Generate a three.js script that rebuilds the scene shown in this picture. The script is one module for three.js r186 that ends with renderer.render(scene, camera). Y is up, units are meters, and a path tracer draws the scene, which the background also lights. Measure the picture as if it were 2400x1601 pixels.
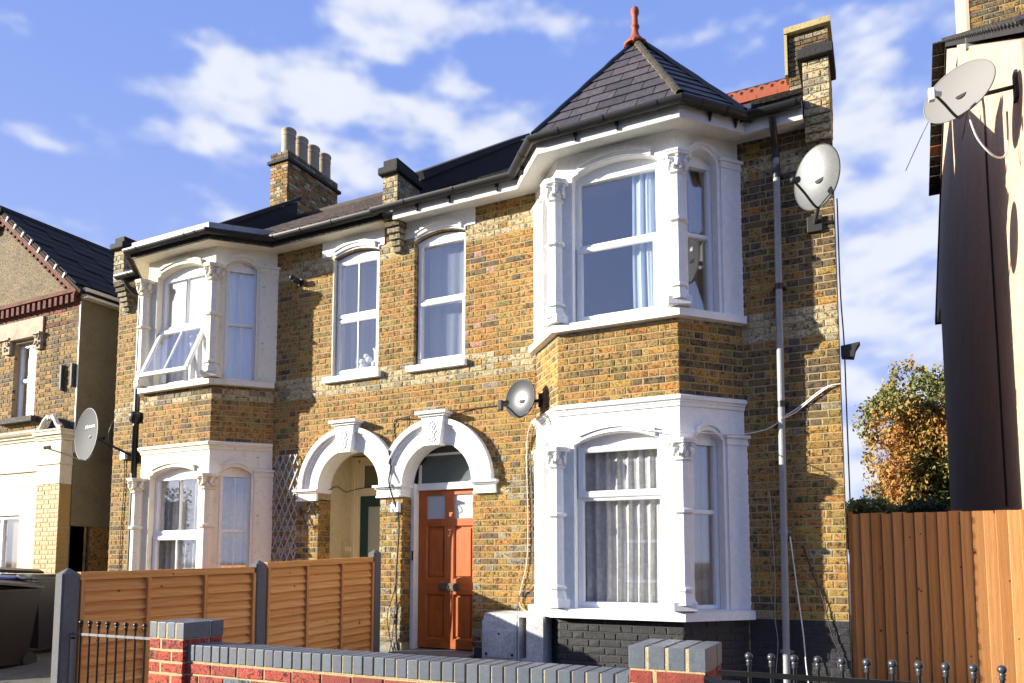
import * as THREE from 'three';
import { mergeGeometries } from 'three/addons/utils/BufferGeometryUtils.js';
import { RoundedBoxGeometry } from 'three/addons/geometries/RoundedBoxGeometry.js';

// ---------------------------------------------------------------- camera, sky, sun, exposure
const scene = new THREE.Scene();
const R = THREE.MathUtils.degToRad;
const camera = new THREE.PerspectiveCamera(67.09, 2400 / 2341.5, 0.1, 400);
camera.rotation.order = 'YXZ';
camera.position.set(0, 1.6, 7.7788);
camera.rotation.set(R(4.803), R(26.419), 0);
camera.setViewOffset(2400, 2341.5, 0, 0, 2400, 1601);      // a shift lens: verticals almost upright
const renderer = new THREE.WebGLRenderer({ antialias: true });
renderer.setSize(1024, 683);
renderer.toneMapping = THREE.LinearToneMapping;
renderer.toneMappingExposure = 2.6;
renderer.shadowMap.enabled = true;

const SUN = new THREE.Vector3(-1.142, 0.42, 0.65).normalize();
const sun = new THREE.DirectionalLight(new THREE.Color(1, 0.93, 0.8), 5);
sun.position.copy(SUN).multiplyScalar(60).add(new THREE.Vector3(-5, 0, 0));
sun.target.position.set(-5, 2, 0);
sun.castShadow = true;
sun.shadow.mapSize.set(4096, 4096);
Object.assign(sun.shadow.camera, { left: -22, right: 22, top: 18, bottom: -18, near: 1, far: 140 });
scene.add(sun, sun.target);

function rng(seed) { let a = seed >>> 0; return () => { a |= 0; a = a + 0x6D2B79F5 | 0; let t = Math.imul(a ^ a >>> 15, 1 | a); t = t + Math.imul(t ^ t >>> 7, 61 | t) ^ t; return ((t ^ t >>> 14) >>> 0) / 4294967296; }; }
const clamp = (x, a = 0, b = 1) => Math.min(b, Math.max(a, x));
const lerp = (a, b, t) => a + (b - a) * t;
const sstep = (a, b, x) => { const t = clamp((x - a) / (b - a)); return t * t * (3 - 2 * t); };
const hash3 = (x, y, z) => { let h = Math.imul(x, 374761393) ^ Math.imul(y, 668265263) ^ Math.imul(z, 1274126177); h = Math.imul(h ^ h >>> 13, 1274126177); return ((h ^ h >>> 16) >>> 0) / 4294967296; };
function vnoise(x, y, z) {
  const X = Math.floor(x), Y = Math.floor(y), Z = Math.floor(z), f = t => t * t * (3 - 2 * t);
  const a = f(x - X), b = f(y - Y), c = f(z - Z), h = hash3;
  return lerp(lerp(lerp(h(X, Y, Z), h(X + 1, Y, Z), a), lerp(h(X, Y + 1, Z), h(X + 1, Y + 1, Z), a), b), lerp(lerp(h(X, Y, Z + 1), h(X + 1, Y, Z + 1), a), lerp(h(X, Y + 1, Z + 1), h(X + 1, Y + 1, Z + 1), a), b), c);
}
function fbm3(x, y, z, o = 5) { let s = 0, a = 0.5, n = 0; for (let i = 0; i < o; i++) { s += a * vnoise(x, y, z); n += a; a *= 0.5; x = x * 2.03 + 7.1; y = y * 2.03 + 3.7; z = z * 2.03 + 1.3; } return s / n; }

// the sky: blue, paler near the horizon, brighter round the sun, broken by torn white cloud
{
  const W = 2048, H = 1024, EX = 0.55, d = new Float32Array(W * H * 4);
  const dirOf = (px, py) => {   // where a cloud stands, given as seen in the photograph
    const v = new THREE.Vector3((px - 1200) / 1765.9, -(py - 1170.75) / 1765.9, -1);
    return v.applyEuler(camera.rotation).normalize();
  };
  // centre, half width, half height (radians), strength
  const clouds = [[640, 215, .075, .05, 1], [480, 225, .055, .035, .75], [740, 260, .05, .035, .7], [560, 130, .03, .02, .5], [860, 260, .05, .03, .8], [1010, 290, .075, .028, .95], [1180, 285, .065, .03, .95], [850, 340, .07, .03, .85], [1080, 360, .09, .035, 1], [960, 400, .1, .03, .9],
    [920, 50, .06, .035, .95], [830, 40, .035, .03, .6], [1050, 30, .09, .025, .55], [1300, 30, .09, .02, .4], [1030, 185, .035, .014, .85], [920, 138, .018, .006, .6], [60, 312, .04, .01, .75], [25, 35, .025, .018, .6], [500, 318, .018, .014, .7], [190, 300, .02, .01, .4], [150, 560, .12, .03, .4], [520, 480, .09, .03, .5], [340, 330, .06, .02, .3],
    [2080, 520, .13, .16, .9], [2120, 800, .16, .2, 1.1], [2050, 1000, .2, .16, 1.1], [2050, 300, .09, .06, .4], [2000, 90, .12, .05, .3], [1600, 60, .16, .04, .25]]
    .map(([x, y, a, b, s]) => { const c = dirOf(x, y), e = new THREE.Vector3(c.z, 0, -c.x).normalize().negate(); return { c, e, u: new THREE.Vector3().crossVectors(c, e), a, b, s }; });
  const v = new THREE.Vector3();
  for (let j = 0; j < H; j++) for (let i = 0; i < W; i++) {
    const ph = ((i + 0.5) / W - 0.5) * 2 * Math.PI, th = ((j + 0.5) / H - 0.5) * Math.PI;
    v.set(Math.cos(th) * Math.cos(ph), Math.sin(th), Math.cos(th) * Math.sin(ph));
    const up = Math.max(v.y, 0);
    // torn cloud cover, stretched along the horizon
    const q = 1 / (0.25 + up), wx = v.x * q * 1.3, wz = v.z * q * 1.3;
    const warp = fbm3(wx * 1.1 + 4, wz * 1.1, 3.3, 3);
    const n = fbm3(v.x * 17 + warp * 2.2, v.y * 40 + warp * 1.4, v.z * 17 + warp, 7);
    const far = fbm3(wx * 0.9 + 9.2, 1.7, wz * 0.9 + 2.1, 5);
    let m = 0;
    for (const k of clouds) { const dt = v.dot(k.c); if (dt < 0.7) continue; const x = v.dot(k.e) / k.a, y = v.dot(k.u) / k.b; m += k.s * Math.exp(-(x * x + y * y) * 0.9); }
    const inView = sstep(0.72, 0.9, v.dot(dirOf(1200, 500)));
    const elsewhere = sstep(0.57, 0.82, far) * 0.8 * (1 - inView);
    let cl = sstep(0.22, 1.15, Math.min(m, 1.15) * 0.8 + (n - 0.5) * 2.5 * Math.min(1, m * 2.2 + 0.22)) + elsewhere;
    cl = clamp(cl) * 0.9;
    const hz = Math.exp(-up * 5.5), tp = sstep(0, 0.75, up);
    let r = lerp(0.285, 0.15, tp), g = lerp(0.375, 0.25, tp), b = lerp(0.71, 0.6, tp);
    r = lerp(r, 0.5, hz * 0.66); g = lerp(g, 0.57, hz * 0.66); b = lerp(b, 0.71, hz * 0.66);
    const sh = 0.92 + 0.12 * n;
    r = lerp(r, 0.63 * sh, cl); g = lerp(g, 0.655 * sh, cl); b = lerp(b, 0.715 * sh, cl);
    const ang = Math.acos(clamp(v.dot(SUN), -1, 1)), glow = 6 * Math.exp(-ang * ang / 0.03) + 0.25 * Math.exp(-ang * ang / 0.2);
    r += glow; g += glow * 0.95; b += glow * 0.88;
    if (v.y < 0) { const k = sstep(0, -0.08, v.y); r = lerp(r, 0.16, k); g = lerp(g, 0.15, k); b = lerp(b, 0.14, k); }
    const o = (j * W + i) * 4; d[o] = r * EX; d[o + 1] = g * EX; d[o + 2] = b * EX; d[o + 3] = 1;
  }
  const t = new THREE.DataTexture(d, W, H, THREE.RGBAFormat, THREE.FloatType);
  t.mapping = THREE.EquirectangularReflectionMapping; t.magFilter = t.minFilter = THREE.LinearFilter; t.wrapS = THREE.RepeatWrapping; t.needsUpdate = true;
  scene.background = t; scene.environment = t;
}

// ---------------------------------------------------------------- mesh building helpers
const V3 = (x, y, z) => new THREE.Vector3(x, y, z);
const names = {};
const numbered = n => { const k = names[n] = (names[n] || 0) + 1; return k === 1 ? n : `${n}_${String(k - 1).padStart(3, '0')}`; };
function tag(o, label, category, group, kind) { if (label) o.userData.label = label; if (category) o.userData.category = category; if (group) o.userData.group = group; if (kind) o.userData.kind = kind; return o; }
function thing(name, label, category, pos = [0, 0, 0], turn = 0, group) { const o = new THREE.Group(); o.name = numbered(name); o.position.set(...pos); o.rotation.y = turn; scene.add(o); return tag(o, label, category, group); }

class MB {                     // collects faces, boxes, prisms, sweeps; build() makes ONE mesh
  constructor(M) { this.p = []; this.u = []; this.n = []; this.c = null; this.M = M || null; this.g = []; }
  v(a) { const q = V3(a[0], a[1], a[2]); return this.M ? q.applyMatrix4(this.M) : q; }
  tri(a, b, c) { for (const k of [a, b, c]) { const q = this.v(k); this.p.push(q.x, q.y, q.z); } return this; }
  quad(a, b, c, d) { return this.tri(a, b, c).tri(a, c, d); }
  box(x0, y0, z0, x1, y1, z1) {
    const P = (i, j, k) => [i ? x1 : x0, j ? y1 : y0, k ? z1 : z0];
    this.quad(P(0, 0, 1), P(1, 0, 1), P(1, 1, 1), P(0, 1, 1)); this.quad(P(1, 0, 0), P(0, 0, 0), P(0, 1, 0), P(1, 1, 0));
    this.quad(P(1, 0, 1), P(1, 0, 0), P(1, 1, 0), P(1, 1, 1)); this.quad(P(0, 0, 0), P(0, 0, 1), P(0, 1, 1), P(0, 1, 0));
    this.quad(P(0, 1, 1), P(1, 1, 1), P(1, 1, 0), P(0, 1, 0)); this.quad(P(0, 0, 0), P(1, 0, 0), P(1, 0, 1), P(0, 0, 1)); return this;
  }
  prism(pts, z0, z1, holes = []) {          // outline in x, y; extruded along z
    const ar = a => THREE.ShapeUtils.area(a.map(q => new THREE.Vector2(q[0], q[1])));
    const o = ar(pts) < 0 ? [...pts].reverse() : pts, hs = holes.map(h => ar(h) > 0 ? [...h].reverse() : h);
    const all = [...o, ...hs.flat()], f = THREE.ShapeUtils.triangulateShape(o.map(q => new THREE.Vector2(...q)), hs.map(h => h.map(q => new THREE.Vector2(...q))));
    for (const [a, b, c] of f) { const A = all[a], B = all[b], C = all[c]; this.tri([...A, z1], [...B, z1], [...C, z1]); this.tri([...C, z0], [...B, z0], [...A, z0]); }
    for (const l of [o, ...hs]) for (let i = 0; i < l.length; i++) { const A = l[i], B = l[(i + 1) % l.length]; this.quad([...A, z0], [...B, z0], [...B, z1], [...A, z1]); }
    return this;
  }
  sweep(path, prof, closed = false) {       // path [x, z] points run left to right seen from outside; prof [out, y] closed outline
    const n = path.length, nr = (a, b) => { const dx = b[0] - a[0], dz = b[1] - a[1], l = Math.hypot(dx, dz); return [-dz / l, dx / l]; };
    const rings = path.map((q, i) => {
      const a = i > 0 ? nr(path[i - 1], q) : nr(q, path[i + 1]), b = i < n - 1 ? nr(q, path[i + 1]) : a;
      const k = 1 + a[0] * b[0] + a[1] * b[1], m = [(a[0] + b[0]) / k, (a[1] + b[1]) / k];
      return prof.map(([o, y]) => [q[0] + m[0] * o, y, q[1] + m[1] * o]);
    });
    const A2 = THREE.ShapeUtils.area(prof.map(q => new THREE.Vector2(...q))) > 0, m = prof.length;
    for (let i = 0; i < n - 1; i++) for (let j = 0; j < m; j++) { const k = (j + 1) % m, a = rings[i][j], b = rings[i + 1][j], c = rings[i + 1][k], e = rings[i][k]; A2 ? this.quad(a, e, c, b) : this.quad(a, b, c, e); }
    const f = THREE.ShapeUtils.triangulateShape(prof.map(q => new THREE.Vector2(...q)), []);
    for (const [a, b, c] of f) { const s = rings[0], e = rings[n - 1]; A2 ? this.tri(s[a], s[b], s[c]) : this.tri(s[c], s[b], s[a]); A2 ? this.tri(e[c], e[b], e[a]) : this.tri(e[a], e[b], e[c]); }
    return this;
  }
  geo(g, m) { g = g.index ? g.toNonIndexed() : g.clone(); if (m) g.applyMatrix4(m); if (this.M) g.applyMatrix4(this.M); for (const k of Object.keys(g.attributes)) if (!['position', 'normal', 'uv'].includes(k)) g.deleteAttribute(k); this.g.push(g); return this; }
  cyl(a, b, r0, r1 = r0, seg = 10) { const A = V3(...a), B = V3(...b), l = A.distanceTo(B), g = new THREE.CylinderGeometry(r1, r0, l, seg); const m = new THREE.Matrix4().compose(A.clone().add(B).multiplyScalar(0.5), new THREE.Quaternion().setFromUnitVectors(V3(0, 1, 0), B.clone().sub(A).normalize()), V3(1, 1, 1)); return this.geo(g, m); }
  tube(pts, r, seg = 6, n) { return this.geo(new THREE.TubeGeometry(new THREE.CatmullRomCurve3(pts.map(q => V3(...q)), false, 'centripetal'), n || pts.length * 5, r, seg)); }
  ball(c, r, s = [1, 1, 1], w = 12, h = 8) { return this.geo(new THREE.SphereGeometry(r, w, h), new THREE.Matrix4().compose(V3(...c), new THREE.Quaternion(), V3(...s))); }
  lathe(c, pts, seg = 16) { return this.geo(new THREE.LatheGeometry(pts.map(q => new THREE.Vector2(...q)), seg), new THREE.Matrix4().makeTranslation(...c)); }
  rbox(c, s, r = 0.01, ry = 0, rx = 0, rz = 0) { return this.geo(new RoundedBoxGeometry(s[0], s[1], s[2], 2, r), new THREE.Matrix4().compose(V3(...c), new THREE.Quaternion().setFromEuler(new THREE.Euler(rx, ry, rz, 'YXZ')), V3(1, 1, 1))); }
  geometry(uvMode) {
    const gs = [...this.g];
    if (this.p.length) {
      const g = new THREE.BufferGeometry(); g.setAttribute('position', new THREE.Float32BufferAttribute(this.p, 3)); g.computeVertexNormals();
      g.setAttribute('uv', new THREE.Float32BufferAttribute(new Float32Array(this.p.length / 3 * 2), 2)); gs.push(g);
    }
    const g = gs.length > 1 ? mergeGeometries(gs) : gs[0];
    if (uvMode !== 'keep') boxUV(g, uvMode);
    return g;
  }
  build(name, mat, parent, uvMode) { const m = new THREE.Mesh(this.geometry(uvMode), mat); m.castShadow = m.receiveShadow = true; m.name = parent && parent !== scene ? name : numbered(name); (parent || scene).add(m); return m; }
}
function boxUV(g, off) {       // uv in metres from the side each face looks to
  const p = g.attributes.position, n = g.attributes.normal, u = new Float32Array(p.count * 2), ox = off ? off[0] : 0, oy = off ? off[1] : 0, sw = off && off[2];
  for (let i = 0; i < p.count; i++) {
    const ax = Math.abs(n.getX(i)), ay = Math.abs(n.getY(i)), az = Math.abs(n.getZ(i));
    let a, b; if (ay > ax && ay > az) { a = p.getX(i); b = p.getZ(i); } else if (ax > az) { a = p.getZ(i); b = p.getY(i); } else { a = p.getX(i); b = p.getY(i); }
    if (sw) [a, b] = [b, a];
    u[2 * i] = a + ox; u[2 * i + 1] = b + oy;
  }
  g.setAttribute('uv', new THREE.BufferAttribute(u, 2));
}
const structure = (name, mb, mat) => tag(mb.build(name, mat, scene), null, null, null, 'structure');
const frame = (x, y, z, ry = 0) => new THREE.Matrix4().makeRotationY(ry).setPosition(x, y, z);
const arc = (cx, cy, r, a0, a1, n) => Array.from({ length: n + 1 }, (_, i) => { const a = R(lerp(a0, a1, i / n)); return [cx + r * Math.cos(a), cy + r * Math.sin(a)]; });
// a segmental arch over x0..x1 springing at ys with the given rise, points from left to right
const segArch = (x0, x1, ys, rise, n = 12) => Array.from({ length: n + 1 }, (_, i) => { const t = i / n * 2 - 1, w = (x1 - x0) / 2, r = (w * w + rise * rise) / (2 * rise); return [x0 + w * (t + 1), ys + Math.sqrt(r * r - w * w * t * t) - (r - rise)]; });

// ---------------------------------------------------------------- textures
function tileNoise(N, cells, seed) {       // tileable value noise, summed octaves
  const out = new Float32Array(N * N); let amp = 1, tot = 0;
  for (let o = 0, c = cells; c <= N / 2 && o < 6; o++, c *= 2) {
    const r = rng(seed + o * 17), L = Float32Array.from({ length: c * c }, () => r());
    for (let j = 0; j < N; j++) for (let i = 0; i < N; i++) {
      const x = i / N * c, y = j / N * c, X = Math.floor(x), Y = Math.floor(y), f = t => t * t * (3 - 2 * t), a = f(x - X), b = f(y - Y), X1 = (X + 1) % c, Y1 = (Y + 1) % c;
      out[j * N + i] += amp * lerp(lerp(L[Y * c + X], L[Y * c + X1], a), lerp(L[Y1 * c + X], L[Y1 * c + X1], a), b);
    }
    tot += amp; amp *= 0.55;
  }
  for (let i = 0; i < out.length; i++) out[i] /= tot;
  return out;
}
function dataTex(N, M, fn, tile, srgb = true) {
  const d = new Uint8Array(N * M * 4);
  for (let j = 0; j < M; j++) for (let i = 0; i < N; i++) { const c = fn(i, j), o = (j * N + i) * 4; d[o] = clamp(c[0]) * 255; d[o + 1] = clamp(c[1]) * 255; d[o + 2] = clamp(c[2]) * 255; d[o + 3] = 255; }
  const t = new THREE.DataTexture(d, N, M); t.wrapS = t.wrapT = THREE.RepeatWrapping; t.magFilter = THREE.LinearFilter; t.minFilter = THREE.LinearMipmapLinearFilter; t.generateMipmaps = true;
  if (srgb) t.colorSpace = THREE.SRGBColorSpace;
  const [a, b] = Array.isArray(tile) ? tile : [tile, tile]; t.repeat.set(1 / a, 1 / b); t.needsUpdate = true; return t;
}
const g3 = x => [x, x, x];
const NA = tileNoise(512, 6, 11), NB = tileNoise(512, 24, 5), NC = tileNoise(512, 90, 77), ND = tileNoise(512, 3, 301);
const at = (a, i, j) => a[(((j % 512) + 512) % 512) * 512 + (((i % 512) + 512) % 512)];
const T = {};
T.brick = dataTex(512, 512, (i, j) => {
  const a = at(NA, i, j), b = at(NB, i + 90, j + 40), soot = sstep(0.5, 0.68, a * 0.45 + b * 0.55), pit = sstep(0.64, 0.76, at(NC, i, j)), fine = at(NC, i + 33, j + 71), pale = sstep(0.55, 0.7, at(NB, i + 200, j + 300)), warm = sstep(0.5, 0.7, at(NB, i + 330, j + 20));
  const k = 0.78 + 0.3 * fine; let c = [k, k, k];
  c = c.map((x, q) => lerp(x, x * [1.06, 0.88, 0.7][q], warm * 0.7)); c = c.map((x, q) => lerp(x, x * [0.36, 0.39, 0.44][q], soot * 0.85)); c = c.map((x, q) => lerp(x, [1, 0.93, 0.72][q], pale * 0.26)); return c.map(x => x * (1 - 0.6 * pit));
}, 0.62);
T.brickBump = dataTex(512, 512, (i, j) => g3(0.35 + 0.5 * at(NB, i + 90, j + 40) - 0.5 * sstep(0.62, 0.8, at(NC, i, j)) + 0.15 * at(NC, i + 99, j)), 0.62, false);
T.fine = dataTex(512, 512, (i, j) => g3(0.78 + 0.16 * at(NB, i, j) + 0.12 * at(NC, i, j)), 0.5);
T.bump = dataTex(512, 512, (i, j) => g3(0.5 * at(NB, i, j) + 0.5 * at(NC, i, j)), 0.5, false);
T.coarse = dataTex(512, 512, (i, j) => { const k = 0.62 + 0.32 * at(NA, i, j) + 0.2 * (at(NC, i, j) - 0.3); return [k, k * 0.99, k * 0.97]; }, 1.6);
T.paint = dataTex(512, 512, (i, j) => { const s = sstep(0.7, 0.8, at(NC, i * 2, Math.floor(j / 3))), k = 0.93 + 0.07 * at(NB, i, j) - 0.06 * s; return [k, k, k * 0.99]; }, 0.8);
T.paintBump = dataTex(512, 512, (i, j) => g3(at(NB, Math.floor(i), Math.floor(j / 2)) * 0.6 + at(NC, i, j) * 0.4), 0.4, false);
T.peel = dataTex(512, 512, (i, j) => { const s = sstep(0.745, 0.765, at(NC, i, Math.floor(j / 2) + 40) * 0.6 + at(NB, i + 7, Math.floor(j / 2)) * 0.4), st = sstep(0.55, 0.8, at(NA, i, Math.floor(j / 2))), k = 0.95 + 0.05 * at(NB, i, j); return [lerp(k - 0.05 * st, 0.36, s), lerp(k * 0.985 - 0.06 * st, 0.31, s), lerp(k * 0.94 - 0.1 * st, 0.25, s)]; }, 0.8);
T.pebble = dataTex(512, 512, (i, j) => { const a = at(NC, i, j), b = at(NC, i + 170, j + 60), s = sstep(0.6, 0.72, b), k = 0.45 + 0.55 * a; return [lerp(k, 0.22, s), lerp(k * 0.9, 0.19, s), lerp(k * 0.72, 0.16, s)].map(x => x * (0.75 + 0.4 * at(NA, i, j))); }, 1.1);
T.stain = dataTex(512, 512, (i, j) => { const s = sstep(0.5, 0.7, at(NA, i, j) * 0.6 + at(NC, i, j) * 0.4), k = 0.9 + 0.1 * at(NB, i, j); return [k * (1 - 0.07 * s), k * (1 - 0.08 * s), k * (1 - 0.12 * s)]; }, 1.7);
T.slate = dataTex(512, 512, (i, j) => { const l = sstep(0.7, 0.76, at(NC, i, j)) * sstep(0.5, 0.6, at(NA, i, j)), k = 0.62 + 0.4 * at(NB, i, j); return [lerp(k, 0.95, l), lerp(k * 0.97, 0.93, l), lerp(k, 0.85, l)]; }, 0.7);
T.lichen = dataTex(512, 512, (i, j) => { const s = sstep(0.45, 0.6, at(NB, i, j) * 0.6 + at(NC, i, j) * 0.4), k = 0.5 + 0.5 * at(NC, i + 50, j); return [lerp(k * 0.4, 0.86, s * 0.8), lerp(k * 0.38, 0.83, s * 0.8), lerp(k * 0.36, 0.72, s * 0.8)]; }, 0.5);
T.wood = dataTex(1024, 512, (i, j) => {      // grain runs along u
  const y = j / 512, x = i / 1024, w = at(ND, i / 2 | 0, j) * 0.18 + at(NA, i / 4 | 0, j) * 0.05;
  const ring = 0.5 + 0.5 * Math.sin((y + w * 0.35) * 2 * Math.PI * 18), fibre = at(NC, (i / 24) | 0, j * 2);
  let kn = 0; for (let q = 0; q < 12; q++) { const kx = hash3(q, 3, 9), ky = hash3(q, 8, 2), dx = Math.min(Math.abs(x - kx), 1 - Math.abs(x - kx)) * 1.6, dy = Math.min(Math.abs(y - ky), 1 - Math.abs(y - ky)) * 0.8, r = Math.hypot(dx, dy), s = 0.004 + 0.009 * hash3(q, 1, 1); kn = Math.max(kn, 1 - sstep(s * 0.5, s * 1.6, r)); }
  const k = 0.84 + 0.14 * fibre - 0.06 * ring * ring; return [lerp(k, 0.34, kn * 0.85), lerp(k * 0.96, 0.2, kn * 0.85), lerp(k * 0.9, 0.12, kn * 0.85)];
}, [1.6, 0.8]);
T.doorwood = dataTex(512, 512, (i, j) => { const s = at(NC, i, (j / 30) | 0), w = at(ND, i, j >> 2), k = 0.72 + 0.34 * s * 0.8 + 0.14 * (w - 0.5); return [k, k * (0.9 + 0.06 * s), k * (0.8 + 0.1 * s)]; }, 0.5);
T.doorwoodH = T.doorwood.clone(); T.doorwoodH.rotation = Math.PI / 2; T.doorwoodH.needsUpdate = true;
T.ground = dataTex(512, 512, (i, j) => { const k = 0.6 + 0.3 * at(NA, i, j) + 0.3 * (at(NC, i, j) - 0.4); return [k, k * 0.98, k * 0.94]; }, 1.3);
T.frost = dataTex(512, 512, (i, j) => g3(sstep(0.4, 0.62, at(NC, i, j))), 0.35, false);
function canvasTex(w, h, draw, srgb = true) { const c = document.createElement('canvas'); c.width = w; c.height = h; draw(c.getContext('2d'), w, h); const t = new THREE.CanvasTexture(c); if (srgb) t.colorSpace = THREE.SRGBColorSpace; t.wrapS = t.wrapT = THREE.RepeatWrapping; return t; }
T.lace = canvasTex(512, 512, (c, w, h) => {   // woven net with leaves and flowers: white is thread
  const r = rng(42); c.fillStyle = '#c4c4c4'; c.fillRect(0, 0, w, h);
  c.strokeStyle = '#fff'; c.fillStyle = '#e8e8e8'; c.lineWidth = 5;
  for (let q = 0; q < 46; q++) { const x = r() * w, y = r() * h, s = 16 + r() * 26; for (const ox of [0, -w, w]) { c.beginPath(); for (let k = 0; k < 5; k++) { const a = k * 1.257 + q; c.ellipse(x + ox + Math.cos(a) * s * 0.6, y + Math.sin(a) * s * 0.6, s * 0.5, s * 0.26, a, 0, 7); } c.fill(); c.beginPath(); c.moveTo(x + ox, y); c.bezierCurveTo(x + ox + 40, y + 60, x + ox - 50, y + 70, x + ox + 20, y + 130); c.stroke(); } }
  c.fillStyle = '#5a5a5a'; for (let q = 0; q < 700; q++) c.fillRect(r() * w, r() * h, 2 + r() * 3, 2 + r() * 4);
}, false);
T.lace.repeat.set(1 / 0.4, 1 / 0.4);

// ---------------------------------------------------------------- materials
function mat(c, o = {}) {
  const P = o.transmission !== undefined || o.clearcoat !== undefined || o.sheen !== undefined;
  const m = new (P ? THREE.MeshPhysicalMaterial : THREE.MeshStandardMaterial)({ roughness: 0.85, metalness: 0, ...o }); m.color.setRGB(...c); return m;
}
const bumpy = (s, t = T.bump) => ({ bumpMap: t, bumpScale: s });
const M = {
  mortar: mat([0.4, 0.3, 0.155], { map: T.fine, ...bumpy(0.004) }),
  mortarPale: mat([0.34, 0.29, 0.19], { map: T.fine, ...bumpy(0.004) }),
  black: mat([0.035, 0.035, 0.038], { map: T.fine, roughness: 0.6, ...bumpy(0.004, T.brickBump) }),
  white: mat([0.84, 0.84, 0.84], { map: T.paint, roughness: 0.55, ...bumpy(0.0012, T.paintBump) }),
  cream: mat([0.76, 0.73, 0.66], { map: T.peel, roughness: 0.7, ...bumpy(0.0015, T.paintBump) }),
  upvc: mat([0.8, 0.81, 0.82], { roughness: 0.3 }),
  soffit: mat([0.66, 0.65, 0.62], { map: T.paint, roughness: 0.5 }),
  gutter: mat([0.01, 0.01, 0.011], { roughness: 0.45 }),
  pipe: mat([0.3, 0.305, 0.315], { roughness: 0.45, map: T.fine }),
  glass: mat([1, 1, 1], { transmission: 1, thickness: 0, roughness: 0.02, ior: 2.35 }),
  frosted: mat([0.11, 0.14, 0.145], { roughness: 0.3, ...bumpy(0.006, T.frost) }),
  doorGlass: mat([0.42, 0.47, 0.49], { roughness: 0.6 }),
  dark: mat([0.02, 0.02, 0.02], { roughness: 0.6 }),
  lead: mat([0.2, 0.22, 0.25], { roughness: 0.5, map: T.coarse }),
  room: mat([0.22, 0.2, 0.17], { roughness: 1 }),
  plaster: mat([0.5, 0.43, 0.27], { map: T.stain, roughness: 0.9 }),
  concrete: mat([0.13, 0.13, 0.135], { map: T.fine, ...bumpy(0.002) }),
  iron: mat([0.012, 0.012, 0.013], { roughness: 0.3, metalness: 0.2 }),
  terracotta: mat([0.34, 0.075, 0.03], { map: T.fine, roughness: 0.7 }),
  slateDark: mat([0.045, 0.042, 0.045], { map: T.slate, roughness: 0.6 }),
  stone: mat([0.2, 0.19, 0.16], { map: T.lichen, ...bumpy(0.006) }),
  soot: mat([0.03, 0.028, 0.027], { map: T.coarse, ...bumpy(0.006) }),
};
// ---------------------------------------------------------------- brickwork
const PAL = {}, BM = [];
{
  const r = rng(7), add = (k, n, c, v, dv = 0.12) => { PAL[k] = []; for (let i = 0; i < n; i++) { const s = 1 + (r() * 2 - 1) * v; PAL[k].push(BM.length); BM.push(c.map((x, q) => clamp(x * s * (1 + (r() * 2 - 1) * dv * (q === 2 ? 1.6 : 0.6)), 0, 1))); } };
  add('yellow', 7, [0.35, 0.218, 0.055], 0.12); add('orange', 5, [0.345, 0.178, 0.038], 0.12); add('olive', 6, [0.25, 0.166, 0.046], 0.16); add('soot', 5, [0.11, 0.084, 0.05], 0.22);
  add('pale', 6, [0.45, 0.385, 0.225], 0.1, 0.05); add('pink', 3, [0.36, 0.21, 0.14], 0.15); add('dark', 4, [0.17, 0.117, 0.055], 0.18); add('grey', 4, [0.25, 0.22, 0.15], 0.2, 0.05);
  add('red', 6, [0.36, 0.065, 0.035], 0.2, 0.2); add('blue', 5, [0.115, 0.135, 0.165], 0.22, 0.06); add('black', 4, [0.02, 0.02, 0.021], 0.15, 0.02); add('tileyellow', 4, [0.48, 0.3, 0.085], 0.08, 0.06); add('crimson', 4, [0.13, 0.045, 0.028], 0.25);
}
const brickMats = BM.map((c, i) => mat(c.map(x => clamp(x * 1.22)), { map: T.brick, roughness: 0.9, ...bumpy(0.006, T.brickBump) }));
for (const k of ['blue', 'black', 'tileyellow']) for (const i of PAL[k]) { brickMats[i] = mat(BM[i], { map: T.fine, roughness: k === 'blue' ? 0.45 : 0.55, ...bumpy(k === 'blue' ? 0.0008 : 0.003, k === 'blue' ? T.bump : T.brickBump) }); }
for (const i of PAL.red) brickMats[i] = mat(BM[i], { map: T.coarse, roughness: 0.85, ...bumpy(0.003, T.brickBump) });
const brickMerged = new THREE.MeshStandardMaterial({ vertexColors: true, map: T.brick, roughness: 0.9, ...bumpy(0.006, T.brickBump) });
const brickMergedPlain = new THREE.MeshStandardMaterial({ vertexColors: true, map: T.fine, roughness: 0.6, ...bumpy(0.004, T.brickBump) });
function brickGeo(w, h, d, seed, rough = 1) {      // front at z = 0, edges worn round, corners uneven
  const r = rng(seed), b = 0.0035, j = s => (r() * 2 - 1) * s * rough, m = new MB();
  const O = [[-w / 2, -h / 2], [w / 2, -h / 2], [w / 2, h / 2], [-w / 2, h / 2]].map(([x, y]) => [x + j(0.002), y + j(0.002)]);
  const I = O.map(([x, y]) => [x - Math.sign(x) * (b + Math.abs(j(0.003))), y - Math.sign(y) * (b + Math.abs(j(0.003))), j(0.0016)]);
  const mid = [j(w * 0.1), j(h * 0.15), 0.0012 + j(0.0012)];
  for (let q = 0; q < 4; q++) { const n = (q + 1) % 4; m.tri(I[q], I[n], mid); m.quad([...O[q], -b - 0.001], [...O[n], -b - 0.001], I[n], I[q]); m.quad([...O[q], -d], [...O[n], -d], [...O[n], -b - 0.001], [...O[q], -b - 0.001]); }
  return m.geometry([r() * 3, r() * 3]);
}
const BD = 0.05, STR = 0.216, HDR = 0.104, JT = 0.0105, PITCH = 0.0746, YB = 1.056;
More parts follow.
